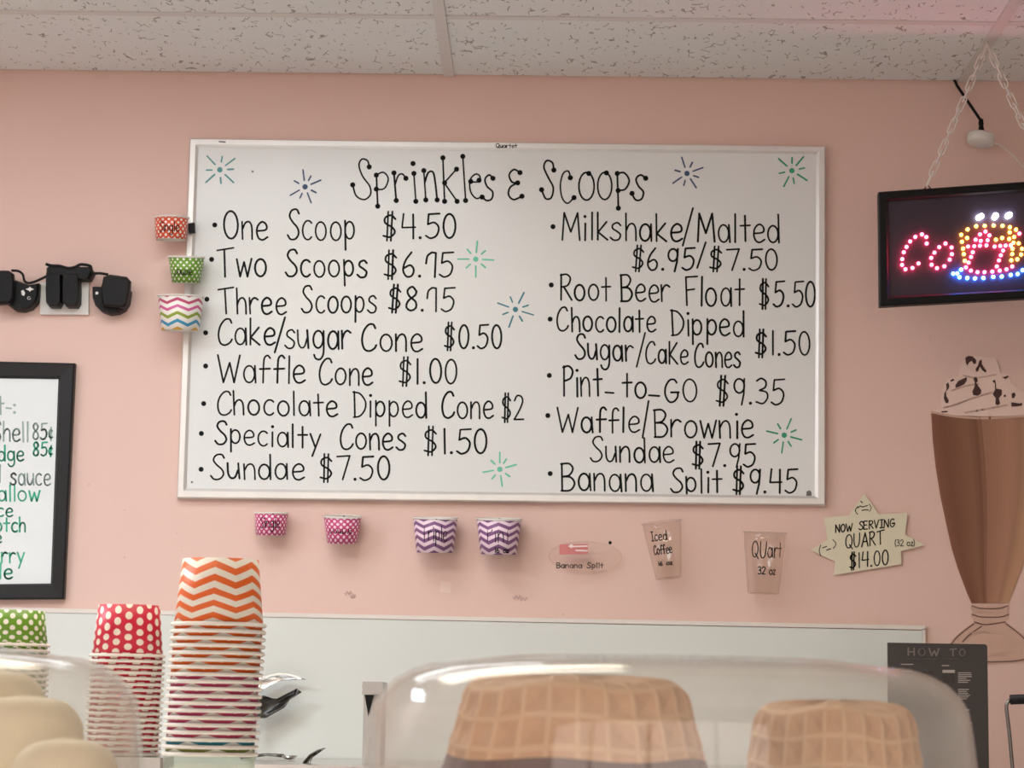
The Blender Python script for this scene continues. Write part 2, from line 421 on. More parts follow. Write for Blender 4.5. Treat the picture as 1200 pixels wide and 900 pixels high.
rows = [ROWY - .61 * k for k in range(11)]
for ry in rows:
    struct(box(MB(), XL, XR, ry - .012, ry + .012, CEIL - .0030, CEIL - .0006).build('trim_%d' % n_, GRID)); n_ += 1
# small marks on the wall
mk = MB()
for x, y, r_ in ((146, 653, 1.0), (104, 568, 1.1), (88, 530, .8), (146, 598, .8), (1090, 395, .8), (207, 625, .7), (213, 645, .7), (166, 392, .6), (660, 720, .9)):
    p = U(x, y, -.0006); mk.add([p + Vector((math.cos(q * math.pi / 4), 0, math.sin(q * math.pi / 4))) * r_ * .002 for q in range(8)], [tuple(range(8))])
for x, y, ww in ((408, 695, 8), (414, 699, 5), (606, 700, 9), (614, 702, 8)):
    ink_strokes(mk, [[(x - ww / 2 + k * ww / 6, y + 2.5 * math.sin(k * 2.1)) for k in range(7)]], -.0003, 1.2)
marks = mk.build('wall_mark', plain('grey_pink_scuff', (.56, .37, .33, 1), .7), wall_back); marks['label'] = 'small dark specks and scuffs on the paint'

wx0, wx1, wz0, wz1, wst = FILL_WINDOW
fill_win = MB()
for q in range(4):
    a = wx0 + (wx1 - wx0) * q / 4; c2 = wx0 + (wx1 - wx0) * (q + 1) / 4
    box(fill_win, a, a + .05, YF, YF + .05, wz0, wz1); box(fill_win, c2 - .05, c2, YF, YF + .05, wz0, wz1)
box(fill_win, wx0, wx1, YF, YF + .06, wz0 - .05, wz0); box(fill_win, wx0, wx1, YF, YF + .06, wz1, wz1 + .05)
fill_win = struct(fill_win.build('fill_window', WHITEP))
p_ = box(MB(), wx0, wx1, YF + .005, YF + .015, wz0, wz1).build('pane', emit('fill_pane_glow', (.93, .81, .74, 1), wst), fill_win)  # glowing pane added behind the camera as fill light
def troffer(x, y, s, col):
    t = thing('ceiling_light', 'recessed fluorescent ceiling panel at x %.1f' % x, 'light', (x, y, CEIL))
    box(box(box(box(MB(), -.61, .61, -.305, -.29, -.012, -.004), -.61, .61, .29, .305, -.012, -.004), -.61, -.595, -.29, .29, -.012, -.004), .595, .61, -.29, .29, -.012, -.004).build('frame', GRID, t)
    box(MB(), -.595, .595, -.29, .29, -.010, -.004).build('diffuser', emit('lamp_diffuser_%.1f' % s, tuple(col) + (1,), s), t)
    return t
for (x, y, s, col), d_ in zip(TROFFERS, ('nearest the menu wall', 'added as fill at the far left of the room', 'added as fill over the cup stacks')):
    troffer(x, y, s, col)['label'] = 'recessed fluorescent ceiling panel ' + d_

# white backsplash board along the bottom of the wall
bs = thing('backsplash_board', 'long white backsplash board along the bottom of the pink wall', 'wall panel', U(500, 900, -.001))
off = bs.location.copy()
pprism(MB(), [(-900, 698.5), (1080.5, 739), (1083.5, 1000), (-900, 1000)], -.009, .008).build('sheet', PANELM, bs, off)
pprism(pprism(MB(), [(-900, 694), (1084.5, 733), (1084.5, 738), (-900, 699)], -.011, .0105), [(1081, 737), (1084.5, 737), (1087, 1000), (1083.5, 1000)], -.011, .0105).build('edge_strip', plain('white_edge_strip', (.74, .68, .62, 1), .4), bs, off)

# ------------------------------------------------------------------ the big whiteboard
YB = -.022; YS = -.016
wb = thing('whiteboard', 'large aluminium framed whiteboard with the handwritten ice cream menu', 'whiteboard', U(587, 588, -.001)); off = wb.location.copy()
OT = [(222.3, 162), (967.5, 171), (967.5, 592), (207, 583.5)]
IT = [(232, 172), (957, 180), (955, 581), (218, 572)]
pprism(MB(), [(224, 164), (966, 173), (966, 590), (209, 582)], YS, .0145).build('writing_surface', BOARD, wb, off)
for k, nm in enumerate(('top', 'right', 'bottom', 'left')):
    a, b2 = k, (k + 1) % 4
    mb = MB()
    o1, o2, i1, i2 = U(*OT[a], YB), U(*OT[b2], YB), U(*IT[a], YB), U(*IT[b2], YB)
    # a rounded extrusion: back edge, raised outer face, bevel down to the board
    def P(o_, i_, t, y): q = o_.lerp(i_, t); return Vector((q.x, y, q.z))
    prof = [(0, -.001), (0, YB + .004), (.12, YB), (.7, YB), (1.0, YS - .0015), (1.0, YS)]
    vv = []
    for t, y in prof: vv += [P(o1, i1, t, y), P(o2, i2, t, y)]
    mb.add(vv, [(2 * q, 2 * q + 1, 2 * q + 3, 2 * q + 2) for q in range(len(prof) - 1)])
    mb.build('frame_rail', ALU, wb, off)
WPX = 2.25
LINES = [
 ('One Scoop $4.50', [('One', 262, 314, 247, 280), ('Scoop', 337, 416, 246, 281), ('$4.50', 447, 535, 250, 279)]),
 ('Two Scoops $6.75', [('Two', 254, 312, 291, 324), ('Scoops', 335, 430, 293, 324), ('$6.~5', 449, 531, 295, 324)]),
 ('Three Scoops $8.75', [('Three', 256, 335, 337, 367), ('Scoops', 354, 441, 335, 366), ('$8.~5', 453, 532, 336, 364)]),
 ('Cake/sugar Cone $0.50', [('Cake', 255, 322, 373, 404), ('sugar', 334, 411, 374, 408, .012), ('Cone', 424, 495, 379, 411), ('$0.50', 520, 588, 380, 408)]),
 ('Waffle Cone $1.00', [('Waffle', 255, 358, 416, 448), ('Cone', 374, 437, 420, 451), ('$1.00', 466, 536, 420, 449)]),
 ('Chocolate Dipped Cone $2', [('Chocolate', 254, 396, 458, 486), ('Dipped', 414, 500, 459, 489), ('Cone', 518, 578, 459, 490), ('$2', 587, 614, 463, 492)]),
 ('Specialty Cones $1.50', [('Specialty', 252, 375, 493, 520, .05), ('Cones', 398, 475, 496, 526), ('$1.50', 496, 571, 502, 531)]),
 ('Sundae $7.50', [('Sundae', 247, 356, 532, 561), ('$7.50', 373, 457, 534, 562)]),
 ('Milkshake/Malted', [('Milkshake', 658, 799, 249, 281), ('Malted', 817, 914, 250, 283)]),
 ('$6.95/$7.50', [('$6.95', 739, 813, 290, 316), ('$7.50', 830, 912, 291, 316)]),
 ('Root Beer Float $5.50', [('Root', 656, 715, 322, 352), ('Beer', 727, 785, 322, 353), ('Float', 803, 871, 324, 358), ('$5.50', 889, 956, 329, 359)]),
 ('Chocolate Dipped', [('Chocolate', 653, 768, 360, 388), ('Dipped', 786, 872, 363, 393)]),
 ('Sugar/Cake Cones $1.50', [('Sugar', 674, 742, 391, 420, .06), ('CaKe', 757, 806, 400, 426), ('Cones', 814, 868, 402, 430), ('$1.50', 884, 950, 388, 416)]),
 ('Pint-to-Go $9.35', [('Pint', 659, 705, 429, 464), ('-', 709, 720, 440, 471), ('to', 729, 757, 436, 466), ('-', 760, 774, 443, 474), ('GO', 779, 817, 444, 471), ('$9.35', 838, 919, 443, 473)]),
 ('Waffle/Brownie', [('Waffle', 653, 749, 477, 506), ('Brownie', 766, 883, 480, 512)]),
 ('Sundae $7.95', [('Sundae', 692, 790, 512, 541), ('$7.95', 810, 886, 519, 546)]),
 ('Banana Split $9.45', [('Banana', 657, 766, 543, 575), ('Split', 786, 846, 549, 577), ('$9.45', 858, 934, 549, 577)]),
]
EXTRA = {3: [[(334, 372), (322, 413)]], 8: [[(812, 244), (800, 288)]], 9: [[(827, 284), (817, 314)]], 12: [[(756, 390), (746, 430)]], 14: [[(760, 470), (753, 513)]]}
BUL = {0: (251.7, 263.7), 1: (248, 304), 2: (242.5, 350.7), 3: (241, 390), 4: (241, 429), 5: (238.7, 473), 6: (236, 508), 7: (235.7, 550),
       8: (648, 265.7), 10: (646, 334), 11: (644.7, 374), 13: (643.7, 440), 14: (642, 487), 16: (644.7, 555)}
for k, (txt, ws) in enumerate(LINES):
    for wd in ws: ink_strokes(MB(), word2d(*wd), YS, WPX).build('menu_word', INK, wb, off)['label'] = 'black marker word %s in the line %s' % (wd[0].replace('~', '7'), txt)
    for s in EXTRA.get(k, []): ink_strokes(MB(), [s], YS, WPX).build('slash_mark', INK, wb, off)
    if k in BUL: ink_strokes(MB(), [(DOT,) + BUL[k]], YS, 2, dotpx=3.0).build('bullet_point', INK, wb, off)
# title, traced letter by letter
def T3(lst): return [(400 + x / 3, 170 + y / 3) for x, y in lst]
ts = [S(*T3([(98, 77), (92, 55), (72, 50), (62, 72), (75, 110), (100, 145), (102, 175), (80, 192), (52, 178), (40, 140)])),
      T3([(123, 103), (128, 215)]), S(*T3([(123, 105), (148, 96), (165, 118), (152, 152), (123, 157)])),
      T3([(185, 98), (193, 195)]), S(*T3([(189, 140), (200, 108), (215, 102), (227, 117)])),
      T3([(255, 100), (262, 198)]), T3([(290, 90), (297, 193)]), S(*T3([(294, 130), (305, 98), (322, 95), (330, 130), (337, 193)])),
      T3([(357, 45), (363, 198)]), T3([(405, 85), (362, 133), (407, 198)]), T3([(427, 40), (437, 195)]),
      S(*T3([(450, 130), (485, 128), (486, 108), (470, 103), (452, 125), (455, 165), (475, 188), (495, 180)])),
      S(*T3([(533, 117), (520, 105), (505, 120), (512, 145), (532, 165), (528, 190), (510, 195), (497, 183)])),
      S(*T3([(628, 97), (607, 86), (590, 105), (600, 130), (622, 133)])), S(*T3([(620, 133), (594, 148), (588, 175), (606, 192), (635, 180)])),
      S(*T3([(747, 88), (742, 62), (722, 55), (712, 78), (728, 115), (745, 150), (738, 185), (718, 188), (704, 157)])),
      S(*T3([(806, 115), (798, 92), (780, 100), (770, 140), (776, 185), (795, 205), (818, 185)])),
      [(400 + x / 3, 170 + y / 3) for x, y in arc(862, 145, 27, 49, 70, 430, 18)], [(400 + x / 3, 170 + y / 3) for x, y in arc(926, 144, 25, 48, 70, 430, 18)],
      T3([(970, 98), (974, 222)]), S(*T3([(971, 100), (995, 98), (1012, 125), (998, 155), (973, 160)])),
      S(*T3([(1070, 117), (1052, 105), (1036, 120), (1045, 145), (1062, 165), (1055, 190), (1035, 193), (1021, 170)]))]
td = [(98, 77), (40, 140), (123, 106), (123, 155), (128, 215), (185, 98), (193, 195), (227, 117), (255, 100), (262, 198), (252, 65), (290, 90), (297, 193), (337, 193), (357, 45), (363, 198), (363, 133), (405, 85), (407, 198), (427, 40), (437, 195), (484, 124), (455, 128), (495, 183), (533, 117), (628, 97), (620, 133), (635, 180), (747, 88), (704, 157), (805, 115), (818, 185), (870, 100), (932, 98), (970, 100), (973, 160), (974, 222), (1070, 117), (1022, 170)]
for tn, a_, b_ in (('Sprinkles', 0, 585), ('&', 585, 690), ('Scoops', 690, 1200)):
    def inr(p): return a_ <= (p[0] - 400) * 3 < b_
    mb = ink_strokes(MB(), [q for q in ts if inr(q[len(q) // 2])], YS, 2.1); ink_strokes(mb, [(DOT,) + p for p in T3(td) if inr(p)], YS, 2, dotpx=3.1)
    mb.build('title_word', INK, wb, off)['label'] = 'title word with dotted letter ends reading ' + tn
bursts = [(257.7, 199, [37, -43, 133, 222], 22, TEAL, 'faint teal'), (357.5, 219, [97, 23, -69, 210], 20, NAVY, 'dark blue'), (557.5, 303.7, [85, -3, -90, 180], 21, MINT, 'mint'),
          (604, 362.7, [63, -17, 250, 160], 22, SKY, 'blue teal'), (805, 203.3, [108, 20, -57, 215], 20, NAVY, 'dark blue'), (928, 200, [50, -33, 243, 138], 21, GRN, 'green'),
          (585.7, 550, [90, 16, -82, 190], 20, MINT, 'mint'), (919, 510, [67, -15, 262, 167], 21, GRN, 'green')]
for cx, cy, an, rr, mt, cn in bursts:
    ss = [(DOT, cx, cy)]; an = sorted(a % 360 for a in an)
    for q, a in enumerate(an):
        nx = an[(q + 1) % 4] + (360 if q == 3 else 0)
        for aa, r0, r1 in ((a, .38, 1.0), ((a + nx) / 2 + random.uniform(-6, 6), .42, .72)):
            ss.append([(cx + rr * r0 * math.cos(R(aa)), cy - rr * r0 * math.sin(R(aa))), (cx + rr * r1 * math.cos(R(aa)), cy - rr * r1 * math.sin(R(aa)))])
    ink_strokes(MB(), ss, YS, 1.9, dotpx=3.2).build('starburst_drawing', mt, wb, off)['label'] = cn + ' marker starburst'
ink_strokes(MB(), word2d('Quartet', 581, 606, 168.2, 173, 0.01, .1, 0), YB, .9).build('maker_mark', INK, wb, off)
SMG = plain('grey_smudge', (.15, .15, .15, 1), .6)
pprism(MB(), [(945, 576), (949, 574.5), (951, 577), (951, 581), (945, 581)], YS - .0006, .0004).build('maker_emblem', SMG, wb, off)
ink_strokes(MB(), [[(257, 166), (264, 166.5)]], YB, 1.6).build('smudge', SMG, wb, off)
for q_ in ((225, 565), (296, 201)): ink_strokes(MB(), [(DOT,) + q_], YS, 1, dotpx=1.3).build('smudge', SMG, wb, off)

# ------------------------------------------------------------------ black framed board on the left
bb = thing('framed_board', 'black framed small whiteboard with green topping list at the left edge', 'whiteboard', U(20, 700, -.001)); off = bb.location.copy()
O2 = [(-150, 420), (87.5, 425.5), (74.5, 702), (-160, 703)]; I2 = [(-138, 441), (67.5, 443.5), (58.5, 683.5), (-146, 686)]
pprism(MB(), [(-140, 438), (69, 441), (60, 686), (-148, 688)], -.012, .010).build('writing_surface', plain('small_board_white', (.76, .80, .80, 1), .35, vary=.02), bb, off)
for k in range(4):
    a, b2 = k, (k + 1) % 4
    mb = MB(); o1, o2, i1, i2 = U(*O2[a], -.024), U(*O2[b2], -.024), U(*I2[a], -.024), U(*I2[b2], -.024)
    prof = [(0, -.001), (0, -.021), (.1, -.024), (.85, -.022), (1, -.014), (1, -.012)]; vv = []
    for t, y in prof:
        for o_, i_ in ((o1, i1), (o2, i2)):
            q = o_.lerp(i_, t); vv.append(Vector((q.x, y, q.z)))
    mb.add(vv, [(2 * q, 2 * q + 1, 2 * q + 3, 2 * q + 2) for q in range(5)]); mb.build('frame_rail', BLACKP, bb, off)
for mt, ws in ((INKG, [('t-:', -3, 18, 463, 486)]), (INKG, [('Shell', -9, 33, 494, 517), ('85^', 38, 62, 496, 515)]), (GREEN_T, [('udge', -13, 28, 522, 540), ('85^', 39, 62, 518, 534)]),
               (INKG, [('l', -2, 2, 545, 565), ('sauce', 12, 59, 547, 568)]), (GREEN_T, [('allow', -2, 46, 568, 587)]), (GREEN_T, [('ce', -3, 15, 590, 605, 0)]),
               (GREEN_T, [('otch', -6, 30, 606, 623)]), (GREEN_T, [('e', -5, 2, 622, 636)]), (GREEN_T, [('erry', -9, 28, 640, 659)]), (GREEN_T, [('le', -1, 14, 660, 678)])):
    for wd in ws: ink_strokes(MB(), word2d(*wd), -.012, 2.1).build('topping_word', mt, bb, off)

# ------------------------------------------------------------------ cups
def cup_parts(root, rt_, rb_, h, mat, inner=PAPER, seg=48, rr=.0016):
    tw = .0003; mb = MB(); body_top = h - .0045
    def ro(z): return rb_ + (rt_ - rb_) * z / body_top
    prof = [(0.0001, .004), (rb_ - .002, .004), (rb_ - .002, .0), (rb_, 0), (ro(h * .5), h * .5), (rt_, body_top), (rt_ - tw, body_top), (ro(.0055) - tw, .0055), (.0001, .0055)]
    lathe(mb, prof, seg, 0, [1, 1, 1, 0, 0, 1, 1, 1], vs=[0, 0, 0, 0, .5, 1, 1, 1, 1])
    mb.build('body', [mat, inner], root)
    mb = MB()
    lathe(mb, [(rt_ - tw + rr * (1 + math.cos(a)), h - rr + rr * math.sin(a)) for a in [2 * math.pi * q / 10 for q in range(11)]], seg)
    mb.build('rim', inner, root)
def wrap_text(strokes_words, rt_, rb_, h, wd, root, mat):
    """words: (text, x0, x1, ztop, zbase) in metres round the front of the cup"""
    mb = MB()
    def pr(x, y):
        z = -y; r = rb_ + (rt_ - rb_) * z / h + .0003; a = x / r
        return Vector((r * math.sin(a), -r * math.cos(a), z))
    for (t, x0, x1, zt, zb) in strokes_words:
        for s in word2d(t, x0, x1, -zt, -zb, 0):
            polys = [[Vector((s[1], s[2])) + Vector((math.cos(q), math.sin(q))) * wd for q in range(6)]] if s[0] == DOT else ribbon2([Vector(p) for p in s], wd)
            for pl in polys:
                pts = [pr(p.x, p.y) for p in pl]; mb.add(pts, [tuple(range(len(pts)))])
    return mb.build('marker_word', mat, root)
def wall_cup(name, label, xl, xr, yt, yb, base_k, mat, words=(), Yback=0.0, cat_='cup', group=None, pin=True, roll=0, inner=PAPER):
    D = 5.65; pxm = (U(xr, yt, -.05) - U(xl, yt, -.05)).length
    rt_ = pxm / 2 - .0015; rb_ = rt_ * base_k
    h = (U(xl, yt, -.05) - U(xl, yb, -.05)).length - .002
    tilt = math.atan((rt_ - rb_) / h)
    cx = (xl + xr) / 2
    base = U(cx, yb, Yback - rt_ * 1.0)
    root = thing(name, label, cat_, (base.x, Yback - .0025 - rb_ * math.cos(tilt), base.z), (tilt, roll, 0), group)
    cup_parts(root, rt_, rb_, h, mat, inner)
    if pin:
        pm = MB(); pz = h - .004 - .003; pr_ = rt_ - .0008
        tube(pm, [(0, pr_ - .0025, pz + .003), (0, pr_ - .006, pz + .0034)], .0024, 10, rads=[.0024, .0018]); pm.build('pin', BLK, root)
    if words:
        wrap_text([(t, a * rt_, b_ * rt_, zt * h, zb * h) for t, a, b_, zt, zb in words], rt_, rb_, h, .0023, root, INK)
    return root
MAG = srgb(196, 62, 118)
P_ORANGE = polka('orange_polka_paper', srgb(222, 84, 48), nu=16, nv=3.4, rad=.21, asp=1.0)
P_GREEN = polka('green_polka_paper', srgb(106, 156, 34), nu=17, nv=3.75, rad=.2, asp=1.05)
P_GREENT = polka('green_polka_paper_tall', srgb(106, 156, 34), (.92, .9, .8, 1), nu=17, nv=3.0, rad=.205, asp=.9)
P_PINK = polka('magenta_polka_paper', MAG, (.95, .72, .8, 1), nu=17, nv=4.0, rad=.23)
P_PINK_S = polka('magenta_polka_paper_short', MAG, (.95, .72, .8, 1), nu=17, nv=3.4, rad=.23)
P_RED = polka('red_polka_paper', srgb(210, 28, 62), (.92, .85, .74, 1), nu=9, nv=4.6, rad=.158, asp=.465)
C_PURP = chevron('purple_chevron_paper', [srgb(132, 84, 134)], (.90, .72, .80, 1), 6, 4.6, .6, .5, .15)
C_ORNG = chevron('orange_chevron_paper', [srgb(232, 104, 34)], (.86, .81, .72, 1), 6, 5.0, .6, .5, .2)
C_MULTI = chevron('multi_chevron_paper', [srgb(224, 170, 50), srgb(56, 150, 190), srgb(140, 160, 50), srgb(206, 92, 150), srgb(186, 70, 108)], (.88, .84, .78, 1), 6, 4.6, .6, .42, .0)
C_MAG = chevron('raspberry_chevron_paper', [srgb(196, 70, 108)], (.87, .80, .79, 1), 6, 5.0, .6, .5, .2)
C_TEAL = chevron('teal_chevron_paper', [srgb(44, 128, 150)], (.82, .86, .85, 1), 6, 5.0, .6, .5, .2)
C_OLIV = chevron('olive_chevron_paper', [srgb(120, 124, 60)], (.84, .84, .74, 1), 6, 5.0, .6, .5, .2)
SM = 'sample cups under the whiteboard'
wall_cup('paper_cup', 'small orange polka dot paper cup fixed beside the whiteboard top left', 180, 220.5, 253.5, 281, .9, P_ORANGE, [('Single', -.62, .62, .72, .3)], -.02, group='sample cups on the left edge of the whiteboard', pin=False)
mbk = MB(); pprism(mbk, [(220.5, 262), (227.5, 260.5), (228, 272), (221, 272.5)], -.040, .0155); clip = mbk.build('binder_clip', BLK, None, U(224, 267, -.03)); tag(clip, 'small black clip between the orange polka dot cup and the whiteboard frame', 'clip')
wall_cup('paper_cup', 'green polka dot paper cup fixed on the whiteboard left edge', 196, 239, 299.5, 331, .78, P_GREEN, [('Double', -.6, .5, .62, .28)], -.026, group='sample cups on the left edge of the whiteboard', pin=False)
wall_cup('paper_cup', 'multicoloured chevron paper cup fixed on the whiteboard left edge', 184, 237.5, 345.5, 387, .84, C_MULTI, (), -.026, group='sample cups on the left edge of the whiteboard', pin=False)
wall_cup('paper_cup', 'small magenta polka dot cup marked Single pinned under the whiteboard', 297, 337.5, 599, 627, .88, P_PINK_S, [('Single', -.6, .65, .78, .32)], group=SM)
wall_cup('paper_cup', 'medium magenta polka dot cup marked Double pinned under the whiteboard', 378, 423.5, 603, 636, .80, P_PINK, [('Double', -.7, .6, .72, .38)], group=SM)
wall_cup('paper_cup', 'purple chevron cup marked Triple pinned under the whiteboard', 483, 536, 605, 647, .84, C_PURP, [('Triple', -.62, .62, .78, .34)], group=SM)
wall_cup('paper_cup', 'purple chevron cup marked Pint pinned under the whiteboard', 557.5, 611, 606, 649, .82, C_PURP, [('Pint', -.55, .55, .82, .36), ('16 oz', -.15, .5, .2, .06)], group=SM)
# tape scrap on the wall
tag(pprism(MB(), [(516, 681), (529, 682.5), (528, 695), (515.5, 693.5)], -.001, .0007).build('tape_scrap', plain('old_masking_tape', (.80, .60, .52, 1), .4), None, U(522, 688, -.001)), 'small square of old tape under the Triple cup', 'tape')

# clear containers pinned up
def clear_cup(label, xl, xr, yt, yb, bk, words, roll=0):
    pxm = (U(xr, yt, -.04) - U(xl, yt, -.04)).length; rt_ = pxm / 2; rb_ = rt_ * bk
    h = (U(xl, yt, -.04) - U(xl, yb, -.04)).length; tilt = math.atan((rt_ - rb_) / h)
    base = U((xl + xr) / 2, yb, -rt_)
    root = thing('plastic_cup', label, 'cup', (base.x, -.003 - rb_, base.z), (tilt, roll, 0), 'clear sample containers pinned under the whiteboard')
    prof = [(.0001, .003), (rb_ * .8, .003), (rb_ * .86, 0), (rb_, .001), (rb_ + (rt_ - rb_) * .72, h * .72), (rb_ + (rt_ - rb_) * .74 + .0008, h * .74), (rt_ - .001, h - .002)]
    inn = [(max(r - .0006, .0001), z + .0005) for r, z in reversed(prof)]
    lathe(MB(), prof + inn, 40).build('body', CLEARP, root)
    lathe(MB(), [(rt_ - .001 + .0016 * (1 + math.cos(a)), h + .0016 * math.sin(a)) for a in [2 * math.pi * q / 8 for q in range(9)]], 40).build('rim', CLEARR, root)
    wrap_text([(t, a * rt_, b_ * rt_, zt * h, zb * h) for t, a, b_, zt, zb in words], rt_, rb_, h, .0026, root, INK)
clear_cup('clear plastic cup marked Iced Coffee pinned under the whiteboard', 761, 807, 611, 678, .66, [('Iced', -.72, .12, .86, .70), ('Coffee', -.68, .3, .62, .46), ('16 oz', -.5, .25, .33, .26)], R(-8))
clear_cup('clear plastic cup marked Quart 32 oz pinned near the star sign', 870, 920, 624, 696, .74, [('QUart', -.72, .85, .86, .60), ('32 oz', -.36, .5, .45, .33)], R(1))
bt = thing('banana_split_boat', 'clear plastic banana split boat pinned under the whiteboard', 'container', U(688, 668, -.02), group='clear sample containers pinned under the whiteboard'); off = bt.location.copy()
def oval(cx, cz, rx, rz, y, n=40): return [Vector((cx + rx * math.cos(2 * math.pi * q / n), y, cz + rz * math.sin(2 * math.pi * q / n))) for q in range(n)]
c0 = U(686, 652, -.01); rings = [(.083, .033, -.002), (.087, .036, -.004), (.087, .036, -.0055), (.080, .030, -.006), (.066, .019, -.034), (.062, .016, -.0355)]
mb = MB(); vv = []
for rx, rz_, y in rings: vv += oval(c0.x, c0.z, rx, rz_, y)
mb.add(vv, [(i * 40 + j, i * 40 + (j + 1) % 40, (i + 1) * 40 + (j + 1) % 40, (i + 1) * 40 + j) for i in range(5) for j in range(40)] + [tuple(200 + j for j in range(40))], 0, None, True)
mb.build('tray', CLEARP, bt, off)
pprism(MB(), [(655.5, 638), (689, 637.5), (689, 649), (655.5, 650)], -.0375, .001).build('pink_label', plain('pink_label_paper', srgb(206, 120, 118), .35), bt, off)
mb = MB(); ink_strokes(mb, [[(667, 640), (671, 640.5), (688, 640)], [(675, 645), (688, 645.5)]], -.0378, 1.6); ink_strokes(mb, [(DOT, 669.5, 640)], -.038, 2, dotpx=2.2)
mb.build('label_glint', plain('pale_glint_paint', (.9, .75, .72, 1), .3), bt, off)  # glint on the label painted as pale strokes
mb = MB(); tube(mb, [U(715, 636, -.036), U(715, 636, -.041)], .004, 10); mb.build('pin', BLK, bt, off)
mb = MB(); ink_strokes(mb, word2d('Banana', 652, 682, 659.5, 665.5, 0) + word2d('Split', 688, 707, 659.5, 665.5, 0), -.0335, 1.2); mb.build('marker_word', plain('faded_ink', (.10, .06, .05, 1), .5), bt, off)

# star shaped paper sign
st = thing('paper_star_sign', 'cream star shaped paper sign reading NOW SERVING QUART $14.00', 'sign', U(1017, 674, -.003)); off = st.location.copy()
def T7(l): return [(940 + x / 7.5, 570 + y / 7.5) for x, y in l]
pprism(MB(), T7([(545, 65), (675, 245), (925, 232), (905, 425), (1080, 515), (868, 570), (872, 683), (275, 780), (290, 660), (70, 560), (225, 470), (190, 275), (410, 255)]), -.008, .0012).build('paper', plain('cream_card', (.73, .67, .50, 1), .7, vary=.02), st, off)
mb = MB()
def W7(t, x0, x1, yt, yb, sl): return word2d(t, 940 + x0 / 7.5, 940 + x1 / 7.5, 570 + yt / 7.5, 570 + yb / 7.5, sl)
ink_strokes(mb, W7('NOW', 292, 440, 338, 405, -.07) + W7('SERVING', 497, 812, 310, 380, -.08), -.008, 1.45)
ink_strokes(mb, W7('QUART', 378, 720, 425, 545, -.11), -.008, 1.5)
ink_strokes(mb, W7('$14.00', 410, 760, 590, 722, -.10), -.008, 1.55)
ink_strokes(mb, W7('(32 oz)', 815, 990, 470, 525, -.02), -.008, .9)
ink_strokes(mb, W7('(', 150, 165, 520, 600, 0) + W7(')', 270, 300, 470, 540, 0) + W7('(', 465, 490, 180, 240, 0) + W7(')', 590, 610, 160, 215, 0), -.008, .9)
ink_strokes(mb, [T7(l) for l in ([(180, 540), (215, 528)], [(215, 560), (250, 548)], [(515, 130), (530, 145)], [(490, 190), (510, 172), (530, 182), (575, 168)], [(525, 212), (550, 206), (580, 208)])], -.008, 1.2)
mb.build('marker_lettering', INK, st, off)

# ------------------------------------------------------------------ twin head emergency style lamp on a wall plate
el = thing('twin_head_lamp', 'black twin head lamp wired to a white wall plate at left edge', 'lamp', U(75, 369, -.001)); off = el.location.copy()
def E(l, sx=7.5, ox=0, oy=295): return [(ox + x / sx, oy + y / sx) for x, y in l]
pprism(MB(), [(47, 331), (104, 331), (103.5, 368.5), (47, 368.5)], -.012, .011).build('wall_plate', WHITEP, el, off)
def slab(mb, pix, Y, th, bev=.006):
    a = [U(x, y, Y) for x, y in pix]; c_ = sum(a, Vector()) / len(a); n = len(a)
    fr = [c_ + (p - c_) * .9 for p in a]
    vv = [Vector((p.x, Y, p.z)) for p in fr] + [Vector((p.x, Y + bev, p.z)) for p in a] + [Vector((p.x, Y + th, p.z)) for p in a]
    mb.add(vv, [tuple(range(n)), tuple(range(3 * n - 1, 2 * n - 1, -1))])
    mb.add(vv, [(i + k * n, (i + 1) % n + k * n, (i + 1) % n + (k + 1) * n, i + (k + 1) * n) for i in range(n) for k in (0, 1)]); return mb
for x0, x1 in ((398, 528), (548, 685)):
    slab(MB(), E([(x0, 180), (x1, 180), (x1 + 4, 330), (x1, 440), (x1 - 20, 475), (x0 + 25, 475), (x0, 440), (x0 - 4, 330)]), -.055, .043, .012).build('plug', BLK, el, off)
mb = MB(); slab(mb, E([(400, 135), (420, 120), (520, 130), (600, 148), (690, 128), (790, 130), (812, 180), (780, 240), (690, 240), (660, 210), (420, 210), (398, 175)]), -.05, .04, .012)
tube(mb, cat([U(x, y, -.05) for x, y in E([(402, 108), (450, 122), (520, 125), (600, 145), (660, 135), (710, 112), (790, 125), (800, 160), (780, 190)])]), .0035, 6)
tube(mb, cat([U(x, y, -.045) for x, y in E([(805, 160), (820, 188), (880, 190), (950, 200)])]), .003, 6)
tube(mb, cat([U(x, y, -.045) for x, y in E([(410, 215), (370, 235), (300, 265), (250, 275), (215, 255), (200, 200), (160, 170), (100, 165)])]), .003, 6)
mb.build('cable', BLK, el, off)
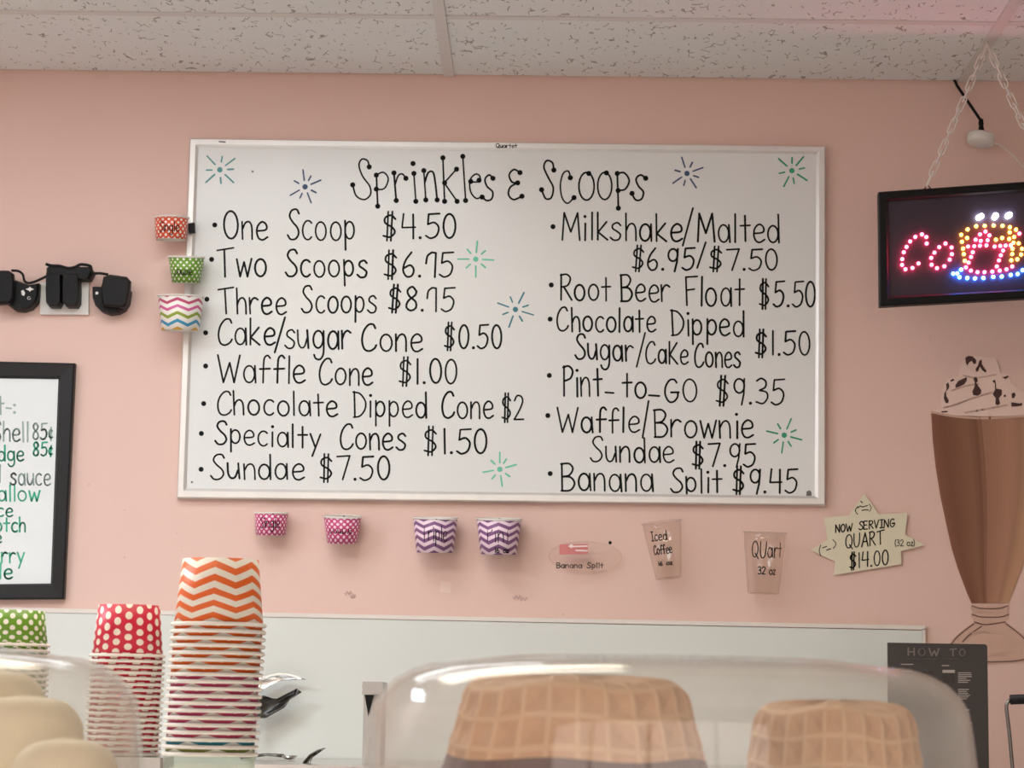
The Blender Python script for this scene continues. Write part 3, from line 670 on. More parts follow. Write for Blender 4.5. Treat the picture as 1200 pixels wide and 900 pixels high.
for side in (0, 1):
    if side: disc_ = E([(805, 300), (880, 300), (1000, 250), (1135, 330), (1120, 440), (1085, 500), (1030, 530), (950, 540), (880, 515), (830, 465), (808, 400)]); hs = E([(905, 215), (960, 195), (1110, 215), (1140, 250), (1130, 360), (1105, 465), (1080, 485), (900, 470), (880, 330)])
    else: disc_ = E([(335, 270), (250, 285), (120, 240), (40, 300), (10, 400), (70, 470), (120, 505), (190, 512), (260, 490), (310, 440), (332, 380)]); hs = E([(-130, 180), (-60, 158), (70, 160), (108, 185), (118, 300), (105, 420), (80, 450), (-80, 460), (-140, 420)])
    d_ = slab(MB(), disc_, -.045, .043, .01).build('lamp_head', BLK, el, off)
    slab(MB(), hs, -.07, .026, .008).build('housing', BLK, d_, off)
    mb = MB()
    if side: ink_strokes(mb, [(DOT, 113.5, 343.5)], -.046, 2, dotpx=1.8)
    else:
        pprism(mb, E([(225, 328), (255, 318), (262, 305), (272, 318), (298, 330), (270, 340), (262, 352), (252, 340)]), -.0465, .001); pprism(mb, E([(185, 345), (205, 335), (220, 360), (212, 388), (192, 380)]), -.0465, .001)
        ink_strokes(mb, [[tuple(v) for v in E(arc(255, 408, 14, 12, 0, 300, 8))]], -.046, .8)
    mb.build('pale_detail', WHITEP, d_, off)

# ------------------------------------------------------------------ LED sign on chains
AP = V(1156, 47, CEIL - .002); YL = AP.y
print('sign depth', YL, 'ceil', CEIL, 'row', ROWY, 'bars', BX)
sg = thing('led_sign', 'lit LED sign with red letters and coloured dessert, hung on white chains', 'sign', U(1156, 353, YL)); off = sg.location.copy()
OS = [(1029, 226.3), (1283, 208.5), (1283, 346), (1030.5, 360)]; IS = [(1039.5, 236.5), (1273, 220), (1273, 336), (1041, 348.5)]
pprism(MB(), [(1036, 232), (1277, 215), (1277, 341), (1037, 353)], YL - .004, .018).build('panel', plain('dark_sign_panel', srgb(46, 35, 50), .6, vary=.05), sg, off)
for k in range(4):
    a, b2 = k, (k + 1) % 4; mb = MB()
    o1, o2, i1, i2 = U(*OS[a], YL), U(*OS[b2], YL), U(*IS[a], YL), U(*IS[b2], YL)
    prof = [(.3, YL + .016), (0, YL + .014), (0, YL - .012), (.12, YL - .014), (.8, YL - .014), (1, YL - .010), (1, YL - .004)]; vv = []
    for t, y in prof:
        for o_, i_ in ((o1, i1), (o2, i2)):
            q = o_.lerp(i_, t); vv.append(Vector((q.x, y, q.z)))
    mb.add(vv, [(2 * q, 2 * q + 1, 2 * q + 3, 2 * q + 2) for q in range(6)]); mb.build('frame_rail', BLK, sg, off)
LED = {
 'red': ((1, .05, .13, 1), [(362, 336), (385, 350), (387, 384), (327, 349), (300, 373), (281, 402), (266, 430), (258, 466), (257, 497), (275, 520), (312, 513), (344, 489),
   (486, 384), (518, 405), (520, 440), (508, 469), (480, 504), (441, 514), (413, 496), (411, 460), (428, 432), (453, 403),
   (605, 400), (638, 398), (668, 396), (702, 394), (745, 400), (775, 397), (803, 395), (830, 394), (630, 430), (621, 455), (608, 485), (594, 510), (620, 527), (655, 535), (692, 535), (733, 532), (772, 527), (808, 520), (838, 505), (790, 421), (778, 446), (768, 473), (757, 505),
   (697, 321), (668, 336), (718, 341), (645, 364), (672, 370), (708, 367), (876, 332)]),
 'amber': ((1, .33, .03, 1), [(569, 338), (603, 310), (648, 293), (693, 291), (740, 289), (787, 291), (826, 298), (858, 311), (573, 375), (600, 355), (579, 411), (583, 440), (588, 475), (752, 364), (785, 355), (822, 360), (848, 350), (825, 325), (845, 380), (872, 383), (840, 412), (890, 412), (838, 440), (885, 442), (833, 472), (865, 467)]),
 'blue': ((.04, .22, 1, 1), [(527, 543), (548, 542), (568, 522), (560, 562), (601, 566), (642, 568), (686, 566), (738, 560), (783, 558), (830, 550), (867, 545), (893, 525)]),
 'white': ((.75, .8, 1, 1), [(660, 248), (675, 240), (751, 236), (745, 246), (814, 240), (824, 232)]),
}
STR = {'red': 20, 'amber': 13, 'blue': 34, 'white': 16}
for cn, (col, pts) in LED.items():
    mt = emit('led_' + cn, col, STR[cn]); proto = None
    rad = .0039 if cn != 'white' else .0060
    for x, y in pts:
        p = U(1000 + x / 4.5, 200 + y / 4.5, YL - .0075)
        if proto is None:
            mb = MB(); lathe(mb, [(.0001, 1)] + [(math.sin(R(a)), math.cos(R(a))) for a in (30, 60, 90, 120, 150)] + [(.0001, -1)], 10)
            for v_ in mb.v: v_ *= rad; v_.y *= 1.2
            proto = mb.build('led', mt, sg); o_ = proto
        else:
            o_ = proto.copy(); sc.collection.objects.link(o_); o_.parent = sg
        o_.location = p - off; o_['label'] = cn + ' LED'
mb = MB(); tube(mb, [U(x, y, YL) for x, y in ((1083, 222), (1087, 216.5), (1091, 221.5))], .0016, 6); tube(mb, [U(x, y, YL) for x, y in ((1222, 212.5), (1226, 207), (1230, 212))], .0016, 6)
mb.build('hanging_ring', DSTEEL, sg, off)
mb = MB(); tube(mb, [AP + Vector((0, 0, .002)), AP + Vector((0, 0, -.012)), AP + Vector((.006, 0, -.018)), AP + Vector((.0, 0, -.024)), AP + Vector((-.006, 0, -.019))], .0016, 6); mb.build('ceiling_hook', WHITEP, sg, off)
CHW = plain('white_chain_plastic', (.80, .72, .68, 1), .35)
def link_mesh():
    mb = MB(); pts = []; hl, hw = .0100, .0070
    for q in range(10): a = R(180 * q / 9); pts.append((hw * math.cos(a), 0, hl + hw * math.sin(a)))
    for q in range(10): a = R(180 + 180 * q / 9); pts.append((hw * math.cos(a), 0, -hl + hw * math.sin(a)))
    tube(mb, pts, .0017, 6, closed=True); return mb
lp = None
for (a, b2, bow) in ((U(1156, 54, YL), U(1087, 216, YL), .012), (U(1157, 53, YL), U(1226, 207, YL), -.012)):
    ch = MB(); tube(ch, [b2 + Vector((0, 0, -.003)), b2 + Vector((0, 0, .004))], .0018, 6); ch = ch.build('chain', CHW, sg, off)
    n = 13; d = (b2 - a)
    for q in range(n):
        t = (q + .5) / n; p = a + d * t
        zq = d.normalized(); ax = Vector((0, 1, 0)); xx = ax.cross(zq).normalized(); yy = zq.cross(xx)
        rot = Matrix((xx, yy, zq)).transposed().to_4x4()
        tw = (20 if q % 2 else 100) + random.uniform(-18, 18)
        if lp is None: lp = link_mesh().build('chain_link', CHW, ch); o_ = lp
        else: o_ = lp.copy(); sc.collection.objects.link(o_); o_.parent = ch
        o_.matrix_local = Matrix.Translation(p - off) @ rot @ Matrix.Rotation(R(tw), 4, 'Z') @ Matrix.Scale(d.length / n / .0235, 4, (0, 0, 1))
# power adapter on its cord
pa = thing('power_adapter', 'white round plug adapter hanging from the ceiling on a black cord', 'adapter', U(1150, 168, -.06)); off = pa.location.copy()
tube(MB(), [U(1118, 93, -.008), U(1122, 101, -.02), U(1148.5, 140, -.06)], .0036, 8).build('cord', BLK, pa, off)
pz = [U(1149.5, 139.5, -.06), U(1149.7, 146, -.06), U(1149.8, 147, -.06), U(1149.8, 151, -.06), U(1150, 157.5, -.06)]
tube(MB(), pz, .01, 12, rads=[.005, .0065, .0052, .0066, .0095]).build('plug', BLK, pa, off)
mb = MB(); cc = U(1149.5, 163, -.06); lathe(mb, [(.0001, .014), (.022, .014), (.031, .010), (.0325, .004), (.0315, -.009), (.028, -.0125), (.0001, -.0125)], 32)
rm = Matrix.Rotation(R(10), 3, 'Y') @ Matrix.Rotation(R(-8), 3, 'X'); mb.v = [rm @ v_ + cc for v_ in mb.v]; mb.build('body', WHITEP, pa, off)
tube(MB(), cat([U(1164, 167, -.06), U(1172, 170, -.07), U(1186, 181, -.12), U(1200, 196, -.17), U(1222, 214, YL + .02)]), .0016, 6).build('thin_cord', CHW, pa, off)

# ------------------------------------------------------------------ milkshake wall decal (flat print)
dk = thing('milkshake_decal', 'tall flat milkshake glass decal on the pink wall at right', 'wall decal', U(1160, 778, -.001)); off = dk.location.copy()
def D4(l): return [(1020 + x / 2.25, 400 + y / 2.25) for x, y in l]
CXD = 1160
prof = [(482, 69), (515, 67), (548, 63.5), (582, 58), (615, 51), (644, 44.5), (665, 38), (684, 31), (697, 26), (707, 21.5)]
stops = [(0, (136, 90, 70)), (.03, (124, 78, 58)), (.08, (115, 70, 50)), (.2, (108, 65, 45)), (.3, (118, 76, 54)), (.36, (124, 83, 61)), (.42, (110, 70, 50)), (.46, (142, 100, 78)), (.54, (152, 110, 86)), (.6, (160, 117, 94)), (.66, (150, 110, 86)), (.74, (168, 128, 98)), (.86, (172, 132, 102)), (.94, (160, 122, 94)), (1, (150, 112, 86))]
tones = []
for k in range(40):
    t = (k + .5) / 40
    for (a0_, c0_), (a1_, c1_) in zip(stops, stops[1:]):
        if a0_ <= t <= a1_:
            q = (t - a0_) / (a1_ - a0_); tones.append(tuple(c0_[j] + (c1_[j] - c0_[j]) * q for j in range(3))); break
tm = [plain('shake_print_%d' % i, srgb(*(v * 1.09 for v in c_)), .45, vary=.02) for i, c_ in enumerate(tones)]
mb = MB(); nf = len(tones)
for k in range(nf):
    for i in range(len(prof) - 1):
        def fx(y, hw, fr):
            a = -1 + 2 * fr; sw = math.sin((y - 482) / 225 * math.pi) * .05 * (1 - a * a)
            return CXD + hw * math.sin(a * math.pi / 2) * 1.0 + hw * sw * 2
        f0, f1 = k / nf, (k + 1) / nf
        q = [(fx(prof[i][0], prof[i][1], f0), prof[i][0]), (fx(prof[i][0], prof[i][1], f1), prof[i][0]), (fx(prof[i + 1][0], prof[i + 1][1], f1), prof[i + 1][0]), (fx(prof[i + 1][0], prof[i + 1][1], f0), prof[i + 1][0])]
        mb.add([U(x, y, -.0018) for x, y in q], [(0, 1, 2, 3)], k)
mb.build('glass_print', tm, dk, off)
foot = [(1138.5, 709), (1137.5, 713), (1140, 718), (1138, 722), (1142, 729), (1130, 737), (1117, 748), (1108, 762), (1108, 771), (1125, 776), (1160, 778.5)]
foot = foot + [(2 * CXD - x, y) for x, y in reversed(foot[:-1])]
mb = pprism(MB(), foot, -.0018, .0012)
GL1 = plain('glass_foot_print', srgb(204, 168, 150), .4); GL2 = plain('glass_line_print', srgb(118, 84, 72), .4); GL3 = plain('glass_pale_print', srgb(206, 170, 150), .4)
mb.build('foot_print', GL1, dk, off)
mb = MB(); ink_strokes(mb, [S((1139, 710), (1150, 713), (1170, 713), (1181, 710)), S((1139, 720), (1150, 723), (1172, 723), (1182, 720)), S((1142, 729), (1155, 732), (1178, 729)), S((1141, 731), (1122, 746), (1110, 762)), S((1179, 731), (1198, 746), (1211, 762)), S((1150, 734), (1136, 744), (1128, 752)), S((1109, 770), (1135, 775), (1185, 775), (1211, 770))], -.0024, 1.5, lift=.0002); mb.build('outline_print', GL2, dk, off)
mb = MB(); ink_strokes(mb, [S((1140, 742), (1152, 740), (1168, 742)), S((1126, 762), (1150, 768), (1180, 766)), S((1141, 715), (1152, 718), (1165, 718)), S((1092, 483), (1120, 488), (1160, 490), (1228, 485))], -.0026, 2.4, lift=.0002); mb.build('highlight_print', GL3, dk, off)
cream = D4([(160, 188), (172, 180), (186, 178), (185, 150), (195, 115), (205, 100), (232, 92), (236, 65), (250, 45), (270, 37), (300, 42), (328, 45), (338, 62), (342, 82), (362, 88), (372, 110), (395, 130), (420, 140), (440, 160), (455, 178), (468, 188), (400, 196), (300, 198), (220, 195)])
pprism(MB(), cream, -.0022, .0016).build('cream_print', plain('whipped_cream_print', srgb(232, 204, 192), .5), dk, off)
mb = MB(); ink_strokes(mb, [S(*D4([(195, 175), (230, 165), (270, 150), (320, 135)])), S(*D4([(215, 130), (250, 118), (285, 112)])), S(*D4([(245, 90), (280, 96), (330, 88)])), S(*D4([(250, 188), (310, 178), (360, 168)]))], -.0024, 2.2, lift=.0002); mb.build('cream_fold_print', plain('cream_fold_print', srgb(206, 172, 158), .5), dk, off)
def D8(l): return [(1080 + x / 7.5, 400 + y / 7.5) for x, y in l]
chips = [[(385, 145), (410, 128), (450, 132), (480, 165), (478, 195), (460, 200), (440, 170), (418, 185), (402, 212), (388, 185)], [(508, 170), (528, 160), (530, 200), (550, 232), (572, 262), (560, 275), (530, 250), (512, 220), (498, 262), (478, 268), (475, 240), (495, 215)],
         [(295, 390), (320, 350), (370, 325), (398, 315), (395, 345), (375, 378), (330, 400), (300, 408)], [(455, 330), (470, 310), (490, 325), (495, 350), (480, 365), (500, 395), (525, 430), (520, 462), (490, 478), (455, 472), (445, 440), (465, 400), (468, 360)],
         [(215, 375), (235, 360), (245, 395), (235, 420), (215, 440), (218, 480), (240, 520), (232, 545), (210, 540), (195, 500), (200, 455), (220, 420)], [(620, 350), (645, 335), (655, 380), (655, 415), (705, 425), (705, 470), (680, 500), (690, 550), (665, 562), (648, 550), (652, 500), (625, 465), (645, 425), (645, 370)],
         [(790, 460), (815, 448), (828, 470), (812, 500), (795, 500)], [(788, 535), (860, 545), (885, 540), (882, 565), (835, 572), (790, 575)], [(708, 318), (760, 300), (765, 312), (740, 332)], [(170, 615), (225, 610), (230, 622), (180, 626)], [(250, 345), (275, 328), (290, 340), (260, 356)], [(720, 475), (738, 465), (742, 485), (726, 492)]]
CH = plain('chocolate_chip_print', srgb(66, 34, 30), .5)
for ch_ in chips: pprism(MB(), D8(ch_), -.0028, .0006).build('chocolate_print', CH, dk, off)

# ------------------------------------------------------------------ back counter, card, steel things
ZB = U(400, 889, -.02).z
xr_ = U(1150, 800, -.6).x
bc = thing('back_counter', 'stainless steel back counter under the white backsplash board', 'counter', (-.8, -.4, 0))
box(MB(), XL + .8 + .01, xr_ + .8, -.40, .385, ZB - .03, ZB).build('worktop', STEEL, bc)
box(MB(), XL + .8 + .02, xr_ + .8 - .02, -.37, .38, .1, ZB - .03).build('cabinet', WHITEP, bc)
box(MB(), XL + .8 + .02, xr_ + .8 - .02, -.33, .36, 0, .1).build('plinth', BLK, bc)
YC = -.6
card = thing('how_to_card', 'black printed instruction card headed HOW TO, by the milkshake decal', 'card', (U(1098, 890, YC).x, YC, ZB)); off = card.location.copy()
tl, tr = U(1040, 753, YC), U(1157, 755, YC); zb = ZB + .002
pts = [(tl.x, YC, tl.z)] + [(tr.x - .006 + .006 * math.cos(R(a)), YC, tr.z - .006 + .006 * math.sin(R(a))) for a in (90, 60, 30, 0)] + [(tr.x + .001, YC, zb), (tl.x + .0005, YC, zb)]
prism(MB(), pts, YC, YC + .004).build('board', plain('black_card_print', (.036, .03, .028, 1), .4), card, off)
mb = MB(); prism(mb, [(tl.x + .02, 0, zb + .002), (tr.x - .02, 0, zb + .002), (tr.x - .02, 0, ZB), (tl.x + .02, 0, ZB)], YC - .03, YC + .05); mb.build('stand', BLK, card, off)
GT = plain('dim_grey_print', (.23, .195, .18, 1), .6, spec=.2); WT = plain('pale_grey_print', (.42, .37, .34, 1), .5)
mb = MB(); ink_strokes(mb, word2d('HOW', 1064, 1100, 759.5, 768, .02, .3, 0) + word2d('TO', 1113, 1131, 760.5, 768.5, .02, .3, 0), YC, 1.5, lift=.0015); mb.build('heading', GT, card, off)
mb = MB(); ink_strokes(mb, [[(1062 + 6 * k, 772), (1062 + 6 * k + random.uniform(2, 5), 772.1)] for k in range(12)], YC, 1.0); mb.build('subheading', plain('faint_print', (.075, .06, .055, 1), .5), card, off)
mb = MB()
ink_strokes(mb, [[(1056, 778.5), (1070, 778.5)], [(1056, 786.5), (1069, 787)], [(1104, 780), (1112, 780)]] + [[(1123, 788.5 + k * 2.2), (1136 + random.uniform(-4, 3), 788.5 + k * 2.2)] for k in range(6)] + [[(1123, 808 + k * 2.2), (1134 + random.uniform(-3, 3), 808 + k * 2.2)] for k in range(6)] + [[(1130, 832), (1136, 832)], [(1131, 847), (1139, 847)]], YC, 1.0)
pprism(mb, [(1104.5, 785), (1119, 785), (1119, 788.5), (1104.5, 788.5)], YC - .0008, .0005); ink_strokes(mb, [S((1083, 790), (1088, 792), (1091, 797)), S((1086, 787), (1092, 790), (1092, 796))], YC, 1.6)
mb.build('small_print', WT, card, off)
mb = MB(); pprism(mb, [(1104.5, 789.5), (1119, 789.5), (1119, 800), (1104.5, 800)], YC - .0008, .0005); pprism(mb, [(1078, 787), (1094, 786), (1094, 800), (1078, 800)], YC - .0006, .0004); mb.build('picture', plain('dark_photo_print', (.02, .012, .01, 1), .3), card, off)

# curved steel scoop behind the tall stack
def C3(l): return [(290 + x / 6.92, 770 + y / 6.92) for x, y in l]
def blade(mb, pix, Y, bulge, th=.0015, mi=0):
    a = [U(x, y, Y) for x, y in pix]; n = len(a); c_ = sum(a, Vector()) / n
    rings = [(1.0, 0), (.7, .55), (.35, .9)]
    vv = []
    for s, d in rings: vv += [c_ + (p - c_) * s + Vector((0, bulge * d, 0)) for p in a]
    vv.append(c_ + Vector((0, bulge, 0))); m_ = len(vv)
    fs = [(i + k * n, (i + 1) % n + k * n, (i + 1) % n + (k + 1) * n, i + (k + 1) * n) for i in range(n) for k in (0, 1)] + [(2 * n + i, 2 * n + (i + 1) % n, m_ - 1) for i in range(n)]
    mb.add(vv + [v_ + Vector((0, th, 0)) for v_ in vv], fs + [tuple(reversed([q + m_ for q in f])) for f in fs] + [(i, i + m_, (i + 1) % n + m_, (i + 1) % n) for i in range(n)], mi, None, True); return mb
ss = thing('serving_tongs', 'curved steel serving tongs against the white backsplash, behind the tall cup stack', 'tongs', (U(300, 880, -.06).x, -.06, ZB)); off = ss.location.copy()
blade(MB(), C3([(60, 330), (130, 310), (205, 335), (240, 338), (320, 295), (400, 255), (440, 285), (345, 345), (300, 410), (150, 495), (60, 500)]), -.06, .02).build('lower_blade', plain('dark_scoop_enamel', (.03, .028, .024, 1), .22), ss, off)
blade(MB(), C3([(60, 190), (140, 150), (250, 128), (340, 138), (430, 165), (475, 183), (370, 178), (240, 205), (165, 245), (60, 300)]), -.05, .012).build('upper_blade', STEEL, ss, off)
p0 = U(299, 836, -.05); p1 = Vector((p0.x - .01, -.06, ZB + .005))
mb = MB(); tube(mb, [p0 + Vector((0, .01, .03)), p0, p1], .006, 8); mb.build('handle', STEEL, ss, off)
sp = thing('steel_spoon', 'steel spoon lying on the back counter right of the tall stack', 'spoon', (U(333, 888, -.3).x, -.3, ZB)); off = sp.location.copy()
mb = MB(); c_ = U(339, 886, -.3); vv = []
lathe(mb, [(.0001, -.004), (.6, -.003), (1, .004), (.98, .005), (.6, -.001), (.0001, -.002)], 20)
for v_ in mb.v: v_.x *= .018; v_.y *= .026; v_ += Vector((c_.x, -.3, ZB + .005))
mb.build('bowl', STEEL, sp, off)
tube(MB(), [(c_.x - .012, -.3, ZB + .009), (c_.x - .05, -.29, ZB + .011), (c_.x - .11, -.27, ZB + .004)], .004, 8, rads=[.004, .003, .004]).build('handle', DSTEEL, sp, off)
hk = thing('curved_scraper', 'curved steel scraper tip standing between spoon and dispenser', 'scraper', (U(366, 899, -.62).x, -.62, ZB)); off = hk.location.copy()
blade(MB(), C3([(435, 905), (450, 850), (500, 790), (560, 755), (615, 735), (635, 738), (560, 775), (515, 825), (495, 880), (485, 905)]), -.62, .006, .002).build('blade', DSTEEL, hk, off)
q = U(356, 899, -.62); box(MB(), q.x, q.x + .016, -.632, -.608, ZB, q.z + .002).build('foot', STEEL, hk, off)
nd = thing('napkin_dispenser', 'stainless steel napkin dispenser partly behind the big clear dome', 'dispenser', (U(480, 890, -.5).x, -.5, ZB)); off = nd.location.copy()
xa, xb, zt = U(424.5, 797, -.5).x, U(449, 797, -.5).x, U(424.5, 797, -.5).z
mb = MB(); box(mb, xa + .003, xb - .003, -.49, -.34, ZB, zt - .03); mb.build('body', BSTEEL, nd, off)
mb = MB()
for k in range(4): box(mb, xa + .0008 * (k % 2), xb - .0008 * (k % 2), -.502 + .001 * (k % 2), -.335, zt - .0300 + k * .0068, zt - .0300 + (k + 1) * .0068)
mb.build('lid', BSTEEL, nd, off)
mb = MB(); mb.add([(xa + .006, -.4905, zt - .031), (xa + .025, -.4905, zt - .031), (xa + .014, -.4905, zt - .075), (xa + .006, -.502, zt - .031), (xa + .025, -.502, zt - .031), (xa + .014, -.493, zt - .075)], [(0, 1, 2), (3, 5, 4), (0, 3, 4, 1), (1, 4, 5, 2), (2, 5, 3, 0)]); mb.build('feed_slot', BLK, nd, off)
# black wire stand at the lower right
wr = thing('wire_stand', 'black bent metal tube stand at the lower right edge', 'stand', (U(1240, 900, -1.6).x, -1.6, 0)); off = wr.location.copy()
Yw = -1.6; a0 = U(1188, 980, Yw); pts = [Vector((a0.x + .004, Yw, .012)), Vector((a0.x + .003, Yw, 1.2)), U(1186.5, 900, Yw), U(1183, 860, Yw), U(1179.5, 832, Yw), U(1179.5, 826, Yw), U(1182, 821.5, Yw), U(1187, 819.5, Yw)]
tube(MB(), pts, .0032, 8).build('upright', DSTEEL, wr, off)
e0, e1 = U(1184, 820, Yw), U(1300, 815, Yw)
tube(MB(), [e0, e1], .0085, 12).build('top_bar', BLK, wr, off)
tube(MB(), [e1, Vector((e1.x + .01, Yw, 1.2)), Vector((e1.x + .01, Yw, .012))], .0032, 8).build('upright', DSTEEL, wr, off)
box(MB(), a0.x - .03, e1.x + .04, Yw - .15, Yw + .15, 0, .012).build('foot_plate', BLK, wr, off)

# ------------------------------------------------------------------ service counter in the foreground
ZC = 1.355
XC0, XC1 = -2.0, .46
sv = thing('service_counter', 'service counter carrying cup stacks and clear domes in the foreground', 'counter', (-.77, -3.9, 0))
box(MB(), XC0 + .77, XC1 + .77, -.85, 1.0, ZC - .03, ZC).build('worktop', WHITEP, sv)
box(MB(), XC0 + .8, XC1 + .74, -.8, .95, .1, ZC - .03).build('cabinet', WHITEP, sv)
box(MB(), XC0 + .83, XC1 + .71, -.74, .9, 0, .1).build('plinth', BLK, sv)
ORD = ['topmost', 'second', 'third', 'fourth', 'fifth', 'sixth', 'seventh', 'eighth', 'ninth', 'tenth', 'eleventh', 'twelfth', 'thirteenth', 'fourteenth', 'fifteenth', 'sixteenth', 'seventeenth', 'eighteenth', 'nineteenth', 'twentieth']
def stack(d, xl_px, xr_px, ytop, yrim, step_px, specs, bk, stackname, cat_group, lean=0.0, rr=.0022):
    """specs: list of (material, colour word); cups stand upside down, the first on top"""
    Y = CAM.y + d
    rt_ = (U(xr_px, yrim, Y) - U(xl_px, yrim, Y)).length / 2 - .0028
    cx = (xl_px + xr_px) / 2
    top = U(cx, ytop, Y); rim = U(cx, yrim, Y); h = top.z - rim.z
    step = (U(cx, yrim, Y).z - U(cx, yrim + step_px, Y).z); rb_ = rt_ * bk
    protos = {}; z = top.z
    for i, (mt, cn) in enumerate(specs):
        loc = (top.x + lean * i, Y, top.z - i * step)
        rot = (math.pi, 0, i * 5 * 2 * math.pi / 48 + math.pi / 2)
        lab = '%s upside-down paper cup, %s in %s' % (cn, ORD[i] if i else 'topmost', stackname)
        if mt.name not in protos:
            r_ = thing('paper_cup', lab, 'cup', loc, rot, cat_group); cup_parts(r_, rt_, rb_, h, mt, rr=rr); protos[mt.name] = r_
        else: copy_thing(protos[mt.name], loc, rot, lab, cat_group)
    return top.x + lean * len(specs), Y, top.z - (len(specs) - 1) * step - h, rt_
so = [(C_ORNG, 'orange chevron')] * 8 + [(C_MAG, 'raspberry chevron')] * 9 + [(C_TEAL, 'teal chevron')] + [(C_OLIV, 'olive chevron')]
x, y, z, r_ = stack(2.6, 204, 313.5, 656, 735, 8.35, so, .86, 'the tall orange stack', 'tall stack of chevron cups', -.00028)
dc = thing('deli_container', 'clear plastic tub under the tall chevron cup stack', 'container', (x, y, ZC)); hh = z - ZC - .0006
pf = [(r_ * .96, 0), (r_ * 1.0, .004), (r_ * 1.02, hh - .006), (r_ * 1.04, hh - .005), (r_ * 1.04, hh)]
lathe(MB(), [(.0001, 0)] + pf + [(.0001, hh)], 48).build('tub', CLEARG, dc)
lathe(MB(), [(r_ * 1.0, hh * .5), (r_ * 1.035, hh * .52), (r_ * 1.035, hh * .56), (r_ * 1.02, hh * .6)], 48).build('band', CLEARG, dc)
sr = [(P_RED, 'red polka dot')] * 18
x, y, z, r_ = stack(2.72, 107.5, 195.5, 709.5, 770.5, 6.75, sr, .87, 'the red stack', 'red polka dot cup stack', -.0001, .0018)
rs = thing('cup_riser', 'grey steel riser block under the red polka dot cup stack', 'riser', (x, y, ZC))
box(MB(), -.05, .05, -.05, .05, z - ZC - .012, z - ZC - .0005).build('top_plate', BSTEEL, rs); box(MB(), -.045, .045, -.045, .045, 0, z - ZC - .012).build('block', plain('grey_painted_steel', (.32, .31, .28, 1), .45), rs)
sgn = [(P_GREENT, 'green polka dot')] * 14
x, y, z, r_ = stack(2.78, -34, 59.5, 716, 758, 6.6, sgn, .89, 'the green stack', 'green polka dot cup stack', 0, .0018)
rs = thing('cup_riser', 'grey steel riser block under the green polka dot cup stack', 'riser', (x, y, ZC))
box(MB(), -.05, .05, -.05, .05, z - ZC - .012, z - ZC - .0005).build('top_plate', BSTEEL, rs); box(MB(), -.045, .045, -.045, .045, 0, z - ZC - .012).build('block', plain('grey_painted_steel', (.32, .31, .28, 1), .45), rs)

# ------------------------------------------------------------------ clear domes with waffle bowls
def dome(label, cxp, yt, d, rad, tilt=0.0):
    Y = CAM.y + d; c_ = U(cxp, yt, Y); H = c_.z - ZC
    root = thing('clear_dome_cover', label, 'dome cover', (c_.x, Y, ZC))
    lathe(MB(), [(.0001, 0), (rad * 1.08, 0), (rad * 1.1, .006), (rad * 1.06, .010), (.0001, .010)], 64).build('tray', WHITEP, root)
    zz = H
    prof = [(rad * 1.02, .0105), (rad * 1.035, .0105), (rad * 1.02, .030), (rad * 1.0, zz - .060), (rad * .985, zz - .040)]
    rc = .030
    for a in (0, 15, 30, 45, 60, 75, 90):
        prof.append((rad * .985 - rc * 1.35 + rc * 1.35 * math.cos(R(a)) - .0008, zz - .0055 - rc + rc * math.sin(R(a)) + .0005))
    prof += [(rad * .55, zz - .0015), (rad * .3, zz - .0005), (.0001, zz)]
    o_ = lathe(MB(), prof, 96).build('dome', HAZY, root)
    md = o_.modifiers.new('wall', 'SOLIDIFY'); md.thickness = .0022; md.offset = -1
    return root, c_, H
WAF = None
m, nt, o = new_mat('waffle_batter'); b = NB(nt); u, v = b.uv(); ob = b.obj()
g1 = b.m('ABSOLUTE', b.m('SUBTRACT', b.m('FRACT', b.m('MULTIPLY', u, 26)), .5)); g2 = b.m('ABSOLUTE', b.m('SUBTRACT', b.m('FRACT', b.m('ADD', b.m('MULTIPLY', v, 10.0), b.m('MULTIPLY', b.noise(ob, 20, 1), .5))), .5))
ridge = b.m('SMOOTH_MIN', b.m('SUBTRACT', .5, g1), b.m('SUBTRACT', .5, g2), .05)
ln = b.m('LESS_THAN', b.m('MINIMUM', b.m('SUBTRACT', .5, g1), b.m('SUBTRACT', .5, g2)), .09)
col = b.mix(b.noise(ob, 60, 4, .6), srgb(206, 158, 120), srgb(234, 192, 152))
col = b.mix(b.m('MULTIPLY', ln, .55), col, srgb(246, 214, 174)); principled(nt, o, col, .65, normal=b.bump(b.m('SUBTRACT', 0.0, ridge), .8, .006)); WAF = m
DARKBAND = plain('dark_lower_band', srgb(92, 66, 66), .45)
PALE = plain('pale_wafer', srgb(248, 236, 204), .6, vary=.05, scale=25)
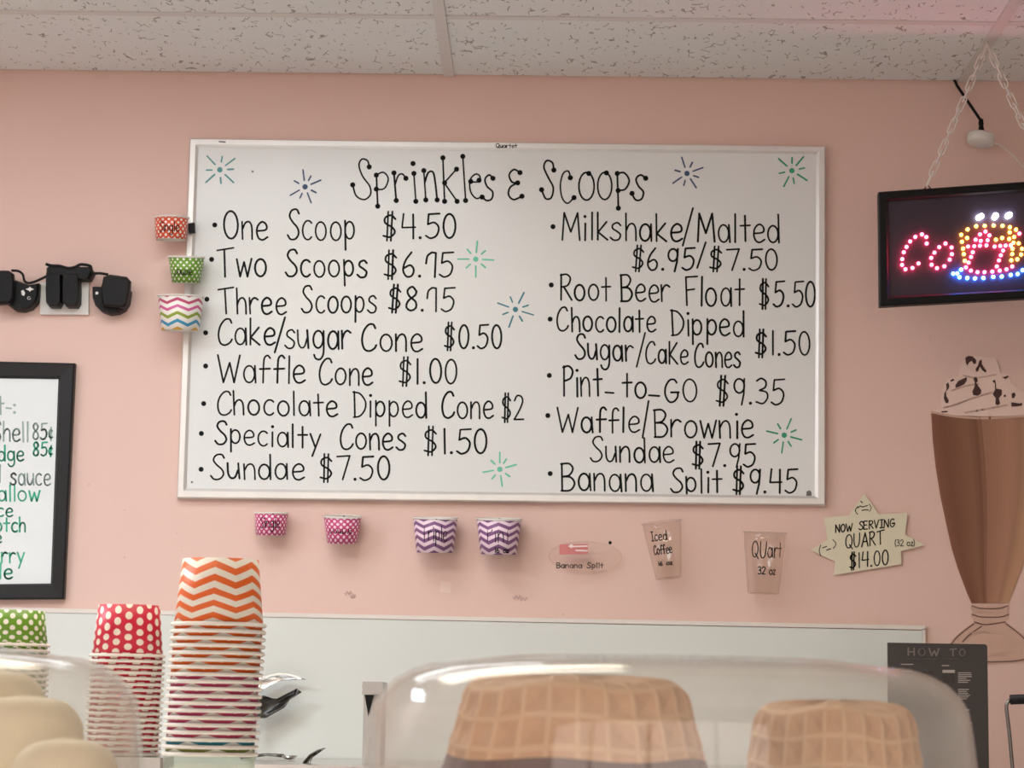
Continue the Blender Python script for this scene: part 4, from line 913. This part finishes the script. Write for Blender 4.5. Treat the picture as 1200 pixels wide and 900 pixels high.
def waffle_bowl(label, cxp, ytop, d, r0, r1, h, mat, dark_from=True, rot=(0, 0, 0), zbase=None, ridges=True):
    Y = CAM.y + d; t = U(cxp, ytop, Y)
    root = thing('waffle_bowl', label, 'waffle bowl', (t.x, Y, t.z - h), rot, 'waffle bowls under the big dome')
    prof = []; n = 104
    N = 70
    for i in range(N + 1):
        s = i / N; z = h * s
        r = r0 + (r1 - r0) * (s ** 1.15)
        prof.append((r, z))
    rc = .012
    prof = [p for p in prof if p[1] < h - rc]
    rl = prof[-1][0]
    for a in (10, 30, 50, 70, 90): prof.append((rl - rc * 1.1 + rc * 1.1 * math.cos(R(a)), h - rc + rc * math.sin(R(a))))
    prof += [(rl * .5, h + .001), (.0001, h + .0015)]
    mb = lathe(MB(), prof, n, vs=[p[1] / h for p in prof])
    if dark_from:
        for q, f in enumerate(mb.f):
            if max(mb.v[i_].z for i_ in f) < h - dark_from: mb.m[q] = 1  # faces below this height take the darker tone
    for q, v_ in enumerate(mb.v):
        a = math.atan2(v_.x, v_.y); rr = math.hypot(v_.x, v_.y)
        k = 1 + .010 * math.sin(3 * a + 1) + .006 * math.sin(7 * a + cxp)
        if ridges and rr > .02: k += .014 * max(0, math.cos(2 * math.pi * (v_.z / h * 10 + .25 * math.sin(2 * a)))) ** 6
        if ridges: k += .014 * max(0, math.cos(26 * a)) ** 6 * (1 if rr > .02 else 0)
        v_.x *= k; v_.y *= k
        v_.z += .0015 * math.sin(5 * a + cxp) * (v_.z / h)
    o_ = mb.build('bowl', [mat, DARKBAND], root)
    md = o_.modifiers.new('wall', 'SOLIDIFY'); md.thickness = .003; md.offset = -1
    return root
r1_, c1, H1 = dome('large clear plastic dome over waffle bowls in the foreground', 785, 769, 1.30, .1600)
hb = c1.z - (ZC + .0108)
Yd = CAM.y + 1.30
def hgt(cxp, y, d): return U(cxp, y, CAM.y + d).z - (ZC + .0108)
waffle_bowl('browned waffle bowl with darker lower band, left under the large dome', 676, 797, 1.26, .092, .0545, hgt(676, 797, 1.26), WAF, .0375)
waffle_bowl('paler waffle bowl on the right under the large dome', 978, 826, 1.34, .060, .042, hgt(978, 826, 1.34), WAF, False)
r2_, c2, H2 = dome('clear plastic dome over pale wafer bowls at the left edge', -184, 753, 1.26, .1560)
def wafer(label, cxp, ytop, d, r0, r1, rot=(0, 0, 0)):
    h = hgt(cxp, ytop, d); Y = CAM.y + d; t = U(cxp, ytop, Y)
    root = thing('wafer_bowl', label, 'wafer bowl', (t.x, Y, t.z - h), rot, 'pale wafer bowls under the left dome')
    rc = r1 * .62; prof = [(r0, 0), (r0 * .985, .01), (r1 + (r0 - r1) * .35, h * .45), (r1 + .001, h - rc - .004)]
    for a in range(0, 91, 10): prof.append((r1 - rc + rc * math.cos(R(a)) if a < 90 else .0001 + r1 - rc, h - rc + rc * math.sin(R(a))))
    prof.append((.0001, h + .002))
    o_ = lathe(MB(), prof, 64).build('bowl', PALE, root); md = o_.modifiers.new('wall', 'SOLIDIFY'); md.thickness = .003; md.offset = -1
wafer('pale cream wafer bowl at the back under the left dome', -6, 787, 1.37, .035, .028)
wafer('pale cream wafer bowl in the middle under the left dome', 32, 818, 1.29, .033, .030)
wafer('small pale cream wafer bowl in front under the left dome', 78, 868, 1.23, .031, .026)
